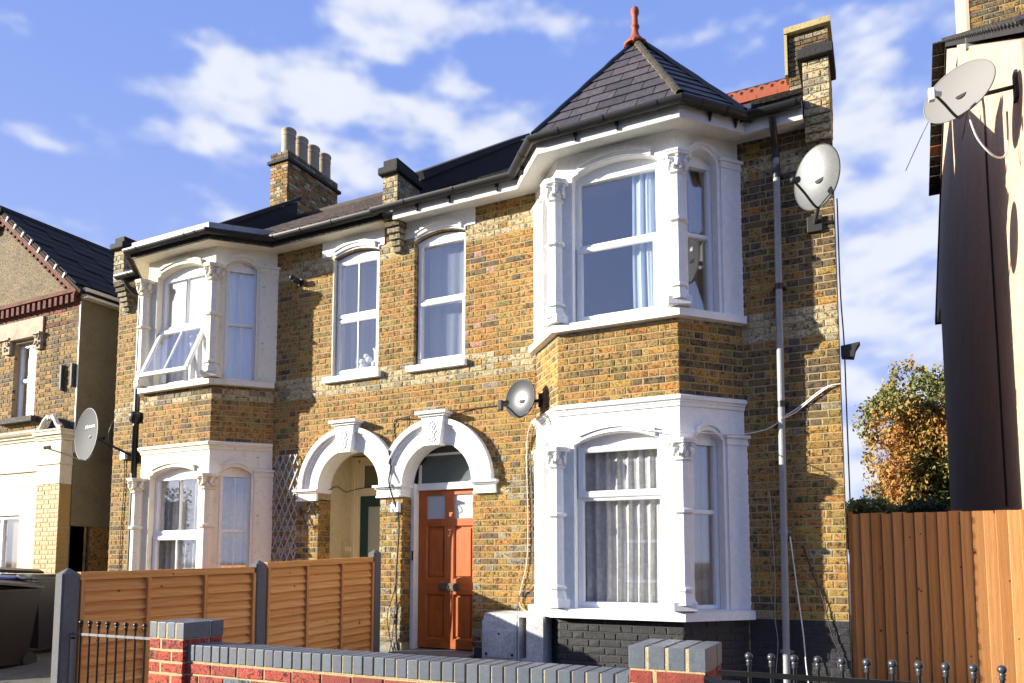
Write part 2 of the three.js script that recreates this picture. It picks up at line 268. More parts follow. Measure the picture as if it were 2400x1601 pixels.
const gS = Array.from({ length: 6 }, (_, i) => brickGeo(STR, PITCH - JT, BD, 100 + i)), gH = Array.from({ length: 6 }, (_, i) => brickGeo(HDR, PITCH - JT, BD, 200 + i));
const pick = (r, k) => PAL[k][Math.floor(r() * PAL[k].length)];
// soot and burnt bricks keep to patches of the wall
const patchy = (u, y, w) => { const n = fbm3(u * 0.75 + 31, y * 1.15 + 7, 2.2, 3), o = fbm3(u * 0.9 + 3, y * 1.4 + 57, 8.2, 3), s = 0.12 + 2.6 * sstep(0.47, 0.66, n), k = 0.3 + 1.9 * sstep(0.45, 0.62, o), q = { ...w }; for (const c of ['soot', 'dark', 'grey']) if (q[c]) q[c] *= s; for (const c of ['orange', 'pink']) if (q[c]) q[c] *= k; return q; };
const mix = (r, w) => { let t = 0; for (const k in w) t += w[k]; let x = r() * t; for (const k in w) if ((x -= w[k]) <= 0) return pick(r, k); return pick(r, Object.keys(w)[0]); };
class Brickwork {
  constructor(seed) { this.l = []; this.r = rng(seed); }
  // rows of Flemish bond between y0 and y1 on a face; spans(ya, yb) gives the stretches of wall that show; tone(u, y, r) picks a colour
  panel(F, y0, y1, spans, tone, o = {}) {
    const r = this.r, k0 = Math.floor((y0 - YB) / PITCH + 0.02), k1 = Math.ceil((y1 - YB) / PITCH - 0.02), per = STR + HDR + 2 * JT, ph = o.phase || 0;
    for (let k = k0; k < k1; k++) {
      const ya = Math.max(YB + k * PITCH, y0 - 0.001), yb = Math.min(YB + (k + 1) * PITCH, y1 + 0.001); if (yb - ya < 0.03) continue;
      for (const [a, b] of spans(ya, yb)) {
        if (b - a < 0.03) continue;
        let x = Math.floor((a - ph) / per) * per + ph + ((k & 1) ? per / 2 : 0) - per, list = [], st = true;
        while (x < b) { const w = st ? STR : HDR, L = Math.max(a, x), U = Math.min(b, x + w); if (U - L > 0.012) list.push([L, U, st]); x += w + JT; st = !st; }
        if (list.length > 1 && list[0][1] - list[0][0] < 0.035) { list[1][0] = list[0][0]; list.shift(); }
        if (list.length > 1) { const e = list[list.length - 1]; if (e[1] - e[0] < 0.035) { list[list.length - 2][1] = e[1]; list.pop(); } }
        for (const [L, U] of list) this.l.push({ F, u: (L + U) / 2, y: (ya + yb) / 2, w: U - L, h: yb - ya - JT, pr: (r() - 0.5) * 0.005 * (o.rough ?? 1), tl: (r() - 0.5) * 0.012 * (o.rough ?? 1), c: tone((L + U) / 2, (ya + yb) / 2, r), v: Math.floor(r() * 6) });
      }
    }
    return this;
  }
  one(F, u, y, w, h, c, pr = 0, tl = 0) { this.l.push({ F, u, y, w, h, pr, tl, c, v: Math.floor(this.r() * 6) }); return this; }
  finish(parent, limit = 300, plain = false, extra = {}) {
    const cam = camera.position, q = V3();
    for (const b of this.l) { q.set(b.u, b.y, b.pr).applyMatrix4(b.F); const n = V3(0, 0, 1).transformDirection(b.F), d = cam.clone().sub(q), L = d.length(), pr = q.clone().project(camera), seen = Math.abs(pr.x) < 1.02 && Math.abs(pr.y) < 1.02; b.size = seen ? b.w * b.h * Math.max(0, n.dot(d.normalize())) / (L * L) : 0; }
    const s = [...this.l].sort((a, b) => b.size - a.size), rest = [];
    s.forEach((b, i) => {
      const wide = b.w > 0.16, g = (wide ? gS : gH)[b.v], sx = b.w / (wide ? STR : HDR), sy = b.h / (PITCH - JT);
      const m = new THREE.Matrix4().multiplyMatrices(b.F, new THREE.Matrix4().compose(V3(b.u, b.y, b.pr), new THREE.Quaternion().setFromEuler(new THREE.Euler(0, b.tl * 0.6, b.tl * 0.5)), V3(sx, sy, 1)));
      if (i < limit && b.size > 0) { const k = new THREE.Mesh(g, brickMats[b.c]); k.name = 'brick'; k.castShadow = k.receiveShadow = true; m.decompose(k.position, k.quaternion, k.scale); parent.add(k); }
      else { const k = g.clone().applyMatrix4(m), n = k.attributes.position.count, col = new Float32Array(n * 3), c = BM[b.c], uv = k.attributes.uv, dx = b.u * 1.7, dy = b.y * 2.3; for (let t = 0; t < n; t++) { col[3 * t] = clamp(c[0] * (plain ? 1 : 1.22)); col[3 * t + 1] = clamp(c[1] * (plain ? 1 : 1.22)); col[3 * t + 2] = clamp(c[2] * (plain ? 1 : 1.22)); uv.setXY(t, uv.getX(t) + dx, uv.getY(t) + dy); } k.setAttribute('color', new THREE.BufferAttribute(col, 3)); rest.push(k); }
    });
    if (rest.length) { const k = new THREE.Mesh(mergeGeometries(rest), plain ? brickMergedPlain : brickMerged); k.name = 'smaller_bricks'; k.castShadow = k.receiveShadow = true; k.userData.kind = 'stuff'; parent.add(k); }
    return this;
  }
}
// take intervals out of [a, b]
const cut = (a, b, holes) => { let l = [[a, b]]; for (const [c, d] of holes) l = l.flatMap(([x, y]) => d <= x || c >= y ? [[x, y]] : [[x, c], [d, y]].filter(([m, n]) => n - m > 0.02)); return l; };
const bandOf = y => { const k = Math.floor((y - YB) / PITCH); return k >= 37 && k <= 40 || k >= 60 && k <= 62; };

// ---------------------------------------------------------------- shared building parts
// a window: frame bars merged into one mesh, each glass pane and each sash a child. local x across, y up, z out; rects in metres
function windowPart(parent, F, x0, x1, y0, y1, o) {
  const fw = o.fw || 0.055, d = o.d || 0.06, m = new MB(F), bev = 0.008;
  const bar = (b, ax, ay, bx, by, z0, z1) => { b.box(ax, ay, z0, bx, by, z1 - bev); b.box(ax + bev, ay + bev, z1 - bev, bx - bev, by - bev, z1); };
  if (o.arch) m.prism([[x0, y1 - fw], ...segArch(x0, x1, y1, o.arch).map(q => q), [x1, y1 - fw]].reverse(), -d / 2, d / 2); else bar(m, x0, y1 - fw, x1, y1, -d / 2, d / 2);
  bar(m, x0, y0, x1, y0 + fw, -d / 2, d / 2); bar(m, x0, y0 + fw, x0 + fw, y1 - fw, -d / 2, d / 2); bar(m, x1 - fw, y0 + fw, x1, y1 - fw, -d / 2, d / 2);
  for (const [a, b, c, e] of o.bars || []) bar(m, a, b, c, e, -d / 2, d / 2 - 0.003);
  const w = m.build('window', o.mat || M.upvc, parent);
  for (const s of o.sashes || []) {        // a sash in front of the frame, with its own glass
    const [a, b, c, e] = s.r, t = s.w || 0.05, sm = new MB(s.F || F), z0 = s.z ?? d / 2 - 0.012, z1 = z0 + 0.035;
    bar(sm, a, e - t, c, e, z0, z1); bar(sm, a, b, c, b + t, z0, z1); bar(sm, a, b + t, a + t, e - t, z0, z1); bar(sm, c - t, b + t, c, e - t, z0, z1);
    for (const [p, q, u, v] of s.bars || []) sm.box(p, q, z0 + 0.006, u, v, z0 + 0.024);
    sm.build('sash', o.mat || M.upvc, w);
    new MB(s.F || F).box(a + t - 0.006, b + t - 0.006, z0 + 0.008, c - t + 0.006, e - t + 0.006, z0 + 0.016).build('pane', M.glass, w);
  }
  for (const [a, b, c, e] of o.panes || []) new MB(F).box(a, b, -0.012, c, e, -0.004).build('pane', o.glass || M.glass, w);
  return w;
}
// a hanging cloth with folds
function cloth(name, label, F, x0, x1, y0, y1, o = {}) {
  const nx = o.nx || 70, ny = o.ny || 24, r = rng(o.seed || 5), ph = Array.from({ length: 8 }, () => r() * 7), p = [], u = [], idx = [];
  for (let j = 0; j <= ny; j++) for (let i = 0; i <= nx; i++) {
    const s = i / nx, t = j / ny, k = (x1 - x0) * (o.folds || 12) * 6.28;
    const sway = 0.012 * Math.sin(t * 3 + ph[0] + s * 4) * t, z = (o.amp || 0.022) * (Math.sin(s * k + ph[1] + 0.5 * Math.sin(s * 9 + ph[2])) + 0.5 * Math.sin(s * k * 1.9 + ph[3] + t * 0.8)) * (0.55 + 0.45 * t);
    const pinch = o.tie ? o.tie(s, t) : s; const q = V3(lerp(x0, x1, pinch) + sway, lerp(y1, y0, t), z).applyMatrix4(F);
    p.push(q.x, q.y, q.z); u.push(s * (x1 - x0) * 1.5, (1 - t) * (y1 - y0));
  }
  for (let j = 0; j < ny; j++) for (let i = 0; i < nx; i++) { const a = j * (nx + 1) + i, b = a + nx + 1; idx.push(a, b, a + 1, b, b + 1, a + 1); }
  const g = new THREE.BufferGeometry(); g.setAttribute('position', new THREE.Float32BufferAttribute(p, 3)); g.setAttribute('uv', new THREE.Float32BufferAttribute(u, 2)); g.setIndex(idx); g.computeVertexNormals();
  const m = new THREE.Mesh(g, o.mat); m.name = numbered(name); m.castShadow = m.receiveShadow = true; scene.add(m); return tag(m, label, 'curtain');
}
const netMat = mat([0.72, 0.72, 0.72], { alphaMap: T.lace, transparent: true, side: THREE.DoubleSide, roughness: 1 });
const greyNet = mat([0.5, 0.5, 0.48], { alphaMap: T.lace, transparent: true, side: THREE.DoubleSide, roughness: 1 });
const blueCloth = mat([0.6, 0.72, 0.86], { side: THREE.DoubleSide, roughness: 1, transmission: 0.3, thickness: 0 });
const whiteCloth = mat([0.82, 0.83, 0.84], { side: THREE.DoubleSide, roughness: 1, transmission: 0.3, thickness: 0 });
const tanCloth = mat([0.42, 0.3, 0.17], { side: THREE.DoubleSide, roughness: 1 });
// half round gutter along a path, with joints and brackets; returns the mesh
function gutter(parent, path, out, y, joints, m = M.gutter) {
  const a = new MB(), n = 10, rr = 0.062, o = [], inn = [];
  for (let i = 0; i <= n; i++) { const t = Math.PI + Math.PI * i / n; o.push([out + rr * Math.cos(t), y + rr * Math.sin(t)]); inn.push([out + (rr - 0.006) * Math.cos(t), y + (rr - 0.006) * Math.sin(t)]); }
  a.sweep(path, [...o, ...inn.reverse()]);
  const g = a.build('gutter', m, parent);
  const col = o.map(([x, q]) => [out + (x - out) * 1.09, y + (q - y) * 1.09]), ci = col.map(([x, q]) => [out + (x - out) * 0.97, y + (q - y) * 0.97]).reverse();
  for (const [p, q] of joints) new MB().sweep([p, q], [...col, ...ci]).build('gutter_joint', m, g);
  return g;
}
const dirXZ = (p, q, s0, s1) => [[lerp(p[0], q[0], s0), lerp(p[1], q[1], s0)], [lerp(p[0], q[0], s1), lerp(p[1], q[1], s1)]];
// clip a polygon to the inside of a convex polygon (both lists of [x, y], counter-clockwise)
function clipPoly(poly, conv) {
  for (let i = 0; i < conv.length; i++) {
    const [ax, ay] = conv[i], [bx, by] = conv[(i + 1) % conv.length], side = ([x, y]) => (bx - ax) * (y - ay) - (by - ay) * (x - ax), out = [];
    for (let j = 0; j < poly.length; j++) { const P = poly[j], Q = poly[(j + 1) % poly.length], s = side(P), t = side(Q); if (s >= 0) out.push(P); if ((s >= 0) !== (t >= 0)) { const k = s / (s - t); out.push([P[0] + (Q[0] - P[0]) * k, P[1] + (Q[1] - P[1]) * k]); } }
    poly = out; if (!poly.length) return poly;
  }
  return poly;
}
// slates laid in courses on a flat polygon given by 3d points (first edge is the eave, left to right)
function slates(parent, P, o) {
  const A = V3(...P[0]), X = V3(...P[1]).sub(A).normalize(), N = X.clone().cross(V3(...P[2]).sub(A)).normalize(); if (N.y < 0) N.negate(); const Y = N.clone().cross(X);
  const to2 = q => { const d = V3(...q).sub(A); return [d.dot(X), d.dot(Y)]; }; let conv = P.map(to2); if (THREE.ShapeUtils.area(conv.map(q => new THREE.Vector2(...q))) < 0) conv = conv.reverse();
  const F = new THREE.Matrix4().makeBasis(X, Y, N).setPosition(A), ys = conv.map(q => q[1]), xs = conv.map(q => q[0]), H = Math.max(...ys), r = rng(o.seed || 1), list = [];
  for (let k = 0, y = -0.01; y < H; k++, y += o.h) for (let x = Math.min(...xs) - o.w * ((k & 1) ? 0.5 : 0) - (o.off || 0); x < Math.max(...xs); x += o.w) {
    const g = 0.0045, pl = clipPoly([[x + g, y], [x + o.w - g, y + (r() - 0.5) * 0.006], [x + o.w - g, y + o.h * 1.15], [x + g, y + o.h * 1.15]], conv); if (pl.length < 3) continue;
    if (Math.abs(THREE.ShapeUtils.area(pl.map(q => new THREE.Vector2(...q)))) < 0.0012) continue;
    const tilt = 0.012 / o.h, m = new MB(F), lift = q => 0.014 - (q[1] - y) * tilt + 0.002 * r(), t = pl.map(q => [q[0], q[1], lift(q)]), b = pl.map((q, i) => [q[0], q[1], t[i][2] - 0.007]);
    for (let i = 1; i < t.length - 1; i++) { m.tri(t[0], t[i], t[i + 1]); m.tri(b[0], b[i + 1], b[i]); }
    for (let i = 0; i < t.length; i++) { const n = (i + 1) % t.length; m.quad(b[i], b[n], t[n], t[i]); }
    list.push(m);
  }
  if (o.stuff) { const gs = list.map(m => m.geometry([r() * 3, r() * 3])); const k = new THREE.Mesh(mergeGeometries(gs), o.mats[0]); k.name = 'smaller_slates'; k.userData.kind = 'stuff'; k.castShadow = k.receiveShadow = true; parent.add(k); }
  else for (const m of list) m.build(o.name || 'slate', o.mats[Math.floor(r() * o.mats.length)], parent, [r() * 3, r() * 3]);
}
// ---------------------------------------------------------------- setting: ground, road, pavement
const GY = z => 0.42 - 0.1 * clamp(z, 0, 4.2);          // the front gardens rise towards the houses
structure('ground', new MB().box(-200, -0.5, -200, 200, -0.02, 200), mat([0.09, 0.085, 0.075], { map: T.ground }));
structure('road', new MB().box(-90, -0.3, 7.2, 90, -0.012, 15), mat([0.06, 0.06, 0.062], { map: T.ground, ...bumpy(0.003) }));
structure('pavement', new MB().box(-90, -0.3, 4.36, 90, 0, 7.1), mat([0.15, 0.147, 0.14], { map: T.ground, ...bumpy(0.002) }));
structure('kerb', new MB().box(-90, -0.3, 7.1, 90, 0.006, 7.24), mat([0.3, 0.29, 0.27], { map: T.fine }));
{
  const slab = (x0, x1) => new MB(new THREE.Matrix4().makeRotationY(Math.PI / 2)).prism([[0.4, GY(0)], [0.4, -0.3], [-4.3, -0.3], [-4.3, GY(4.2)], [-4.2, GY(4.2)], [0, GY(0)]], x0, x1);
  structure('garden_ground', slab(-5.85, 1.4), mat([0.12, 0.115, 0.1], { map: T.ground, ...bumpy(0.004) }));
  structure('garden_paving', slab(-20, -5.85), mat([0.17, 0.16, 0.13], { map: T.ground, ...bumpy(0.004) }));
}

// ---------------------------------------------------------------- the bays
const octo = (m, cx, cz, r0, r1, y0, y1, rot = 0) => { for (let k = 0; k < 8; k++) { const a = rot + (k + 0.5) * Math.PI / 4, b = a + Math.PI / 4, P = (t, r, y) => [cx + r * Math.cos(t), y, cz + r * Math.sin(t)]; m.quad(P(b, r0, y0), P(a, r0, y0), P(a, r1, y1), P(b, r1, y1)); m.tri(P(a, r1, y1), [cx, y1, cz], P(b, r1, y1)); m.tri(P(b, r0, y0), [cx, y0, cz], P(a, r0, y0)); } return m; };
function facesOf(b) {
  const P = [[b.cx - b.he, 0], [b.cx - b.hw, b.zf], [b.cx + b.hw, b.zf], [b.cx + b.he, 0]];
  return { P, f: [0, 1, 2].map(i => { const [p, q] = [P[i], P[i + 1]], dx = q[0] - p[0], dz = q[1] - p[1]; return { F: frame(p[0], 0, p[1], Math.atan2(-dz, dx)), L: Math.hypot(dx, dz) }; }) };
}
function bayStorey(house, b, s) {
  const { P, f } = facesOf(b), W = s.paint;
  const opens = [[0.266, f[0].L - 0.135], [s.fm, f[1].L - s.fm], [0.135, f[2].L - 0.266]], wall = new MB();
  f.forEach(({ F, L }, i) => {
    const [a, c] = opens[i], rise = i === 1 ? s.rise : s.rise * 0.8; wall.M = F;
    wall.prism([[0, s.y0], [a, s.y0], ...segArch(a, c, s.ys, rise), [c, s.y0], [L, s.y0], [L, s.y1], [0, s.y1]], -0.16, 0);
  });
  wall.M = null; const w = wall.build('bay_surround', W, house);
  f.forEach(({ F, L }, i) => {            // eyebrow mouldings over the three lights
    const [a, c] = opens[i], e = i === 1 ? 0.07 : 0.05, m = new MB(F), rise = i === 1 ? s.rise : s.rise * 0.8, ar = segArch(a + e, c - e, s.ys + rise * 0.24, rise * 0.76), up = d => ar.map(([x, y]) => [x, y + d]);
    m.prism([...up(0.006), ...up(0.052).reverse()], -0.01, 0.022); m.prism([...up(0.052), ...up(0.09).reverse()], -0.01, 0.04);
    m.build('hood_mould', W, w);
  });
  for (const i of [0, 2]) {               // pilasters against the house wall
    const { F, L } = f[i], u0 = i ? L - 0.225 : -0.02, u1 = i ? L + 0.02 : 0.225, m = new MB(F);
    m.box(u0, s.y0 + 0.002, -0.05, u1, s.yp - 0.1, 0.018); m.box(u0 - 0.008, s.yp - 0.1, -0.05, u1 + 0.008, s.yp - 0.075, 0.03); m.box(u0 - 0.002, s.yp - 0.075, -0.05, u1 + 0.004, s.yp - 0.03, 0.024); m.box(u0 - 0.02, s.yp - 0.03, -0.05, u1 + 0.02, s.yp, 0.046);
    m.build('pilaster', W, w);
  }
  for (const i of [1, 2]) {               // columns on the two outer corners
    const s0 = i === 1 ? -1 : 1, cx = P[i][0] + s0 * 0.012, cz = P[i][1] + 0.022, c = octo(new MB(), cx, cz, 0.08, 0.078, s.y0 + 0.2, s.yc0).build('column', W, house);
    const base = new MB(), tw = s0 * R(24); base.rbox([cx, s.y0 + 0.045, cz], [0.23, 0.09, 0.19], 0.008, tw); octo(base, cx, cz, 0.125, 0.1, s.y0 + 0.06, s.y0 + 0.15); octo(base, cx, cz, 0.1, 0.08, s.y0 + 0.15, s.y0 + 0.19); octo(base, cx, cz, 0.108, 0.108, s.y0 + 0.19, s.y0 + 0.215); octo(base, cx, cz, 0.108, 0.082, s.y0 + 0.215, s.y0 + 0.235); base.build('base', W, c);
    const ring = new MB(); octo(ring, cx, cz, 0.082, 0.112, s.yr - 0.03, s.yr - 0.012); octo(ring, cx, cz, 0.112, 0.112, s.yr - 0.012, s.yr + 0.014); octo(ring, cx, cz, 0.112, 0.08, s.yr + 0.014, s.yr + 0.032); ring.build('ring', W, c);
    const cap = new MB(), h = s.yc1 - s.yc0; octo(cap, cx, cz, 0.082, 0.106, s.yc0 - 0.006, s.yc0 + 0.01); octo(cap, cx, cz, 0.106, 0.09, s.yc0 + 0.01, s.yc0 + 0.026); octo(cap, cx, cz, 0.074, 0.115, s.yc0 + 0.02, s.yc1 - 0.04);
    octo(cap, cx, cz, 0.15, 0.156, s.yc1 - 0.042, s.yc1 - 0.02); octo(cap, cx, cz, 0.162, 0.162, s.yc1 - 0.02, s.yc1);
    for (let k = 0; k < 8; k++) { const a = k * Math.PI / 4 + 0.39, ca = Math.cos(a), sa = Math.sin(a); cap.ball([cx + ca * 0.108, s.yc0 + h * 0.5, cz + sa * 0.108], 0.03, [0.8 + 0.2 * Math.abs(sa), 1.5, 0.8 + 0.2 * Math.abs(ca)], 8, 6); cap.ball([cx + ca * 0.128, s.yc0 + h * 0.68, cz + sa * 0.128], 0.02, [1, 0.9, 1], 8, 6); const d = a + 0.39; cap.ball([cx + Math.cos(d) * 0.092, s.yc0 + h * 0.33, cz + Math.sin(d) * 0.092], 0.022, [1, 1.5, 1], 8, 6); }
    cap.build('capital', W, c);
  }
  return { P, f, opens, w };
}
const RB = { cx: -2.4, hw: 0.641, he: 1.155, zf: 0.57 }, LB = { cx: -8.8, hw: 0.676, he: 1.235, zf: 0.585 };
function bayTrim(house, b, W, dark) {
  const { P } = facesOf(b), up = (a, d, y0, y1) => [[-0.05, y0], [a, y0], [d, y1 - 0.008], [d - 0.008, y1], [-0.05, y1]];
  new MB().sweep(P, [[-0.1, 1.046], [0.1, 1.046], [0.1, 1.128], [0.02, 1.142], [-0.1, 1.142]]).build('window_sill', W, house);
  new MB().sweep(P, [[-0.1, 4.008], [0.085, 4.008], [0.085, 4.084], [0.02, 4.1], [-0.1, 4.1]]).build('window_sill', W, house);
  new MB().sweep(P, [[-0.05, 3.128], [0.014, 3.128], [0.02, 3.16], [0.03, 3.166], [0.03, 3.182], [0.052, 3.19], [0.056, 3.222], [0.03, 3.238], [-0.05, 3.24]]).build('cornice', W, house);
}

// ---------------------------------------------------------------- a house of the pair
const W_R = { x0: -5.25, x1: -4.505, s: -5.335, e: -4.478 }, W_L = { x0: -6.556, x1: -5.8, s: -6.664, e: -5.748 };
const stockTone = (u, y, r, X) => {
  if (bandOf(y)) return mix(r, { pale: 8, grey: 2, yellow: 1 });
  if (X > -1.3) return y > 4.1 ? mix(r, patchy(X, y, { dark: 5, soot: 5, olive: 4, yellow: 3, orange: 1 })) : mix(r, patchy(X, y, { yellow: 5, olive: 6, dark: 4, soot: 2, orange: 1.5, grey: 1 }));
  if (X > -4.55 && y > 4.1) return mix(r, patchy(X, y, { yellow: 9, orange: 5, olive: 3, dark: 1.1, soot: 0.4, pink: 1 }));
  if (y > 2.9) return mix(r, patchy(X, y, { yellow: 9, olive: 5, orange: 2.5, dark: 1.4, soot: 0.5, grey: 0.4 }));
  return mix(r, patchy(X, y, { yellow: 9, olive: 4.5, orange: 1.2, dark: 1, soot: 0.4, grey: 1.3, pale: 1 }));
};
const ARC = { y: 2.57, r: 0.497, R: 0.79, cR: -4.887, cL: -6.231 };
const half = (c, r, y) => y > ARC.y ? Math.sqrt(Math.max(0, r * r - (y - ARC.y) ** 2)) : r;

const houseR = thing('terraced_house', 'yellow brick house with bright white two-storey bay, slate turret roof and orange door', 'house');
const houseL = thing('terraced_house', 'yellow brick house with peeling cream bay, open tilted window and dark green door', 'house');
function wallHoles(b, w, c) {
  return [[[b.cx - b.he + 0.14, 1.0], [b.cx + b.he - 0.14, 1.0], [b.cx + b.he - 0.14, 3.08], [b.cx - b.he + 0.14, 3.08]], [[b.cx - b.he + 0.14, 4.02], [b.cx + b.he - 0.14, 4.02], [b.cx + b.he - 0.14, 5.86], [b.cx - b.he + 0.14, 5.86]],
    [[w.x0, 4.06], [w.x1, 4.06], ...segArch(w.x0, w.x1, 5.69, 0.075).reverse()]];
}
function doorOutline(x0, x1, X0, X1, c) { return [[X0, 0.2], [c - ARC.r - 0.012, 0.2], [c - ARC.r - 0.012, ARC.y], ...arc(c, ARC.y, ARC.r + 0.012, 180, 0, 24), [c + ARC.r + 0.012, 0.2], [X1, 0.2], [X1, 5.99], [X0, 5.99]]; }
const wallR = new MB().prism(doorOutline(0, 0, -5.553, -0.345, ARC.cR), -0.26, -0.005, wallHoles(RB, W_R)).build('wall', M.mortar, houseR);
const wallL = new MB().prism(doorOutline(0, 0, -10.925, -5.553, ARC.cL), -0.26, -0.005, wallHoles(LB, W_L)).build('wall', M.mortar, houseL);
function facadeSpans(X0, X1, b, w, c, right) {
  return (ya, yb) => {
    const y = (ya + yb) / 2, h = [[b.cx - b.he, b.cx + b.he]];
    if (y > 4.07 && y < 5.72) h.push([w.x0, w.x1]);
    if (y > 3.985 && y < 4.07) h.push([w.s, w.e]);
    if (y < 2.43) h.push([c - ARC.r, c + ARC.r]);
    else if (y < 2.57) h.push(right ? [-5.8, -4.035] : [-7.118, -5.5]);
    else if (y < ARC.y + ARC.R) h.push([c - half(c, ARC.R - 0.012, y), c + half(c, ARC.R - 0.012, y)]);
    if (y < 3.02 && y > 2.4) h.push(right ? [-5.553, c] : [c, -5.553]);
    return cut(X0, X1, h);
  };
}
// right house: facade, bay band, plinth and returns
{
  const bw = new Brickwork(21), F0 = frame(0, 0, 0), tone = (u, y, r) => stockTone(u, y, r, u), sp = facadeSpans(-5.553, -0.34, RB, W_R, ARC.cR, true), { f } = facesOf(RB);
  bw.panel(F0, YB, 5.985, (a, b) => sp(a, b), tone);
  bw.panel(F0, 0.62, YB, (a, b) => sp(a, b).filter(q => q[1] < -3.5), (u, y, r) => u > -4.4 ? mix(r, { yellow: 4, olive: 4, soot: 3, grey: 3 }) : mix(r, { pale: 5, grey: 5, yellow: 3 }));
  f.forEach(({ F, L }, i) => bw.panel(F, YB + 29 * PITCH, 4.012, () => [[0, L]], (u, y, r) => y > YB + 38.5 * PITCH && y < YB + 39.2 * PITCH || y > 3.93 ? mix(r, { pale: 8, grey: 2 }) : mix(r, patchy(u + i * 3, y, { yellow: 8, olive: 6, orange: 2, dark: 2.5, soot: 1.2 })), { phase: i * 0.07, rough: 0.6 }));
  bw.panel(frame(ARC.cR - ARC.r, 0, 0, Math.PI / 2), 0.62, 2.43, () => [[0.004, 0.26]], (u, y, r) => mix(r, { olive: 6, dark: 5, yellow: 3 }));
  bw.panel(frame(W_R.x0, 0, 0, Math.PI / 2), 4.07, 5.7, () => [[0.004, 0.1]], (u, y, r) => mix(r, { olive: 5, dark: 5 }));
  bw.finish(wallR, 300);
  // painted plinth
  const pl = new MB(); f.forEach(({ F, L }) => { pl.M = F; pl.box(0.004, 0.2, -0.2, L - 0.004, 1.046, -0.006); }); pl.M = null; pl.box(-1.24, 0.2, -0.1, -0.345, YB - 0.004, -0.004); pl.box(-4.36, 0.2, -0.1, -3.55, 0.62, -0.004);
  const plinth = pl.build('plinth', M.black, houseR), pb = new Brickwork(22), bt = (u, y, r) => pick(r, 'black');
  f.forEach(({ F, L }, i) => pb.panel(F, 0.38, 1.046, () => [[0, L]], bt, { phase: 0.1 * i, rough: 0.7 }));
  pb.panel(F0, 0.38, YB, () => [[-1.24, -0.34]], bt, { rough: 0.7 }); pb.finish(plinth, 150, true);
  const band = new MB(); f.forEach(({ F, L }) => { band.M = F; band.box(0.004, 3.22, -0.15, L - 0.004, 4.02, -0.005); }); band.M = null; band.build('bay_wall', M.mortar, houseR);
}
{
  const bw = new Brickwork(31), F0 = frame(0, 0, 0), sp = facadeSpans(-10.93, -5.553, LB, W_L, ARC.cL, false), { f } = facesOf(LB);
  bw.panel(F0, 0.5, 5.985, sp, (u, y, r) => bandOf(y) ? mix(r, { pale: 8, grey: 2, yellow: 1 }) : u < -10 ? mix(r, patchy(u, y, { yellow: 5, olive: 5, dark: 4, soot: 4 })) : y > 2.9 ? mix(r, patchy(u, y, { yellow: 9, olive: 5, orange: 2.6, dark: 2, soot: 0.8 })) : mix(r, { yellow: 8, olive: 4, grey: 2.5, pale: 2, dark: 1.2 }));
  f.forEach(({ F, L }, i) => bw.panel(F, YB + 28.6 * PITCH, 4.012, () => [[0, L]], (u, y, r) => y > 3.92 ? mix(r, { grey: 4, dark: 3, pale: 2 }) : y > 3.84 ? mix(r, { pale: 8, grey: 2 }) : mix(r, { yellow: 7, olive: 4, orange: 4.5, dark: 2 }), { phase: i * 0.07, rough: 0.6 }));
  bw.panel(frame(ARC.cL - ARC.r, 0, 0, Math.PI / 2), 0.5, 2.43, () => [[0.004, 0.24]], (u, y, r) => mix(r, { olive: 5, dark: 4, orange: 3 }));
  bw.finish(wallL, 300);
  const band = new MB(); f.forEach(({ F, L }) => { band.M = F; band.box(0.004, 3.2, -0.15, L - 0.004, 4.02, -0.005); }); band.M = null; band.build('bay_wall', M.mortar, houseL); const bb = new MB(); f.forEach(({ F, L }) => { bb.M = F; bb.box(0.004, 0.2, -0.15, L - 0.004, 1.046, -0.006); }); bb.M = null; bb.build('bay_base', M.cream, houseL);
}
// rooms behind the walls, floors, gables and roofs
function shell(h, x0, x1, gx0, gx1) {
  const gable = [[0.26, 0.2], [8, 0.2], [8, 5.9], [3.7, 8.58], [0.26, 6.1]], G = new THREE.Matrix4().makeRotationY(Math.PI / 2);
  for (const [a, b] of [[x0, gx0], [gx1, x1]]) new MB(G).prism(gable, a, b).build('side_wall', M.room, h);
  const m = new MB(); m.box(gx0, 0.2, -8, gx1, 5.9, -7.8); m.box(gx0, 0.24, -7.8, gx1, 0.5, -0.26); m.box(gx0, 3.28, -7.8, gx1, 3.55, -0.26); m.box(gx0, 5.9, -7.8, gx1, 6.0, -0.26); m.box(gx0, 0.5, -3.9, gx1, 5.9, -3.8);
  m.build('floors', M.room, h);
}
function skewRight(o) {          // the right flank runs back at a slight angle to the front
  const p = o.geometry.attributes.position; for (let i = 0; i < p.count; i++) if (p.getX(i) > -1.2 && p.getZ(i) < -0.2) p.setX(i, p.getX(i) + 0.055 * (p.getZ(i) + 0.2)); o.geometry.computeVertexNormals(); return o;
}
shell(houseR, -5.55, -0.345, -5.43, -0.6); for (const o of houseR.children) if (['side_wall', 'floors'].includes(o.name)) skewRight(o);
skewRight(new MB().box(-5.4, 5.9, -12, -0.4, 9.45, -4.6).box(-5.4, 0.2, -12, -0.36, 5.9, -8).build('rear_extension', M.soot, houseR)); shell(houseL, -10.925, -5.556, -10.68, -5.676);
for (const [h, b] of [[houseR, RB], [houseL, LB]]) { const { P } = facesOf(b), m = new MB(), pl = [[P[0][0] + 0.1, -0.26], [P[1][0] + 0.06, P[1][1] - 0.12], [P[2][0] - 0.06, P[2][1] - 0.12], [P[3][0] - 0.1, -0.26]]; const N = new THREE.Matrix4().makeRotationX(Math.PI / 2); m.M = N; m.prism(pl, -1.04, -0.95); m.prism(pl, -3.2, -3.12); m.prism(pl, -4.0, -3.92); m.prism(pl, -5.98, -5.9); m.build('bay_floor', M.room, h); }
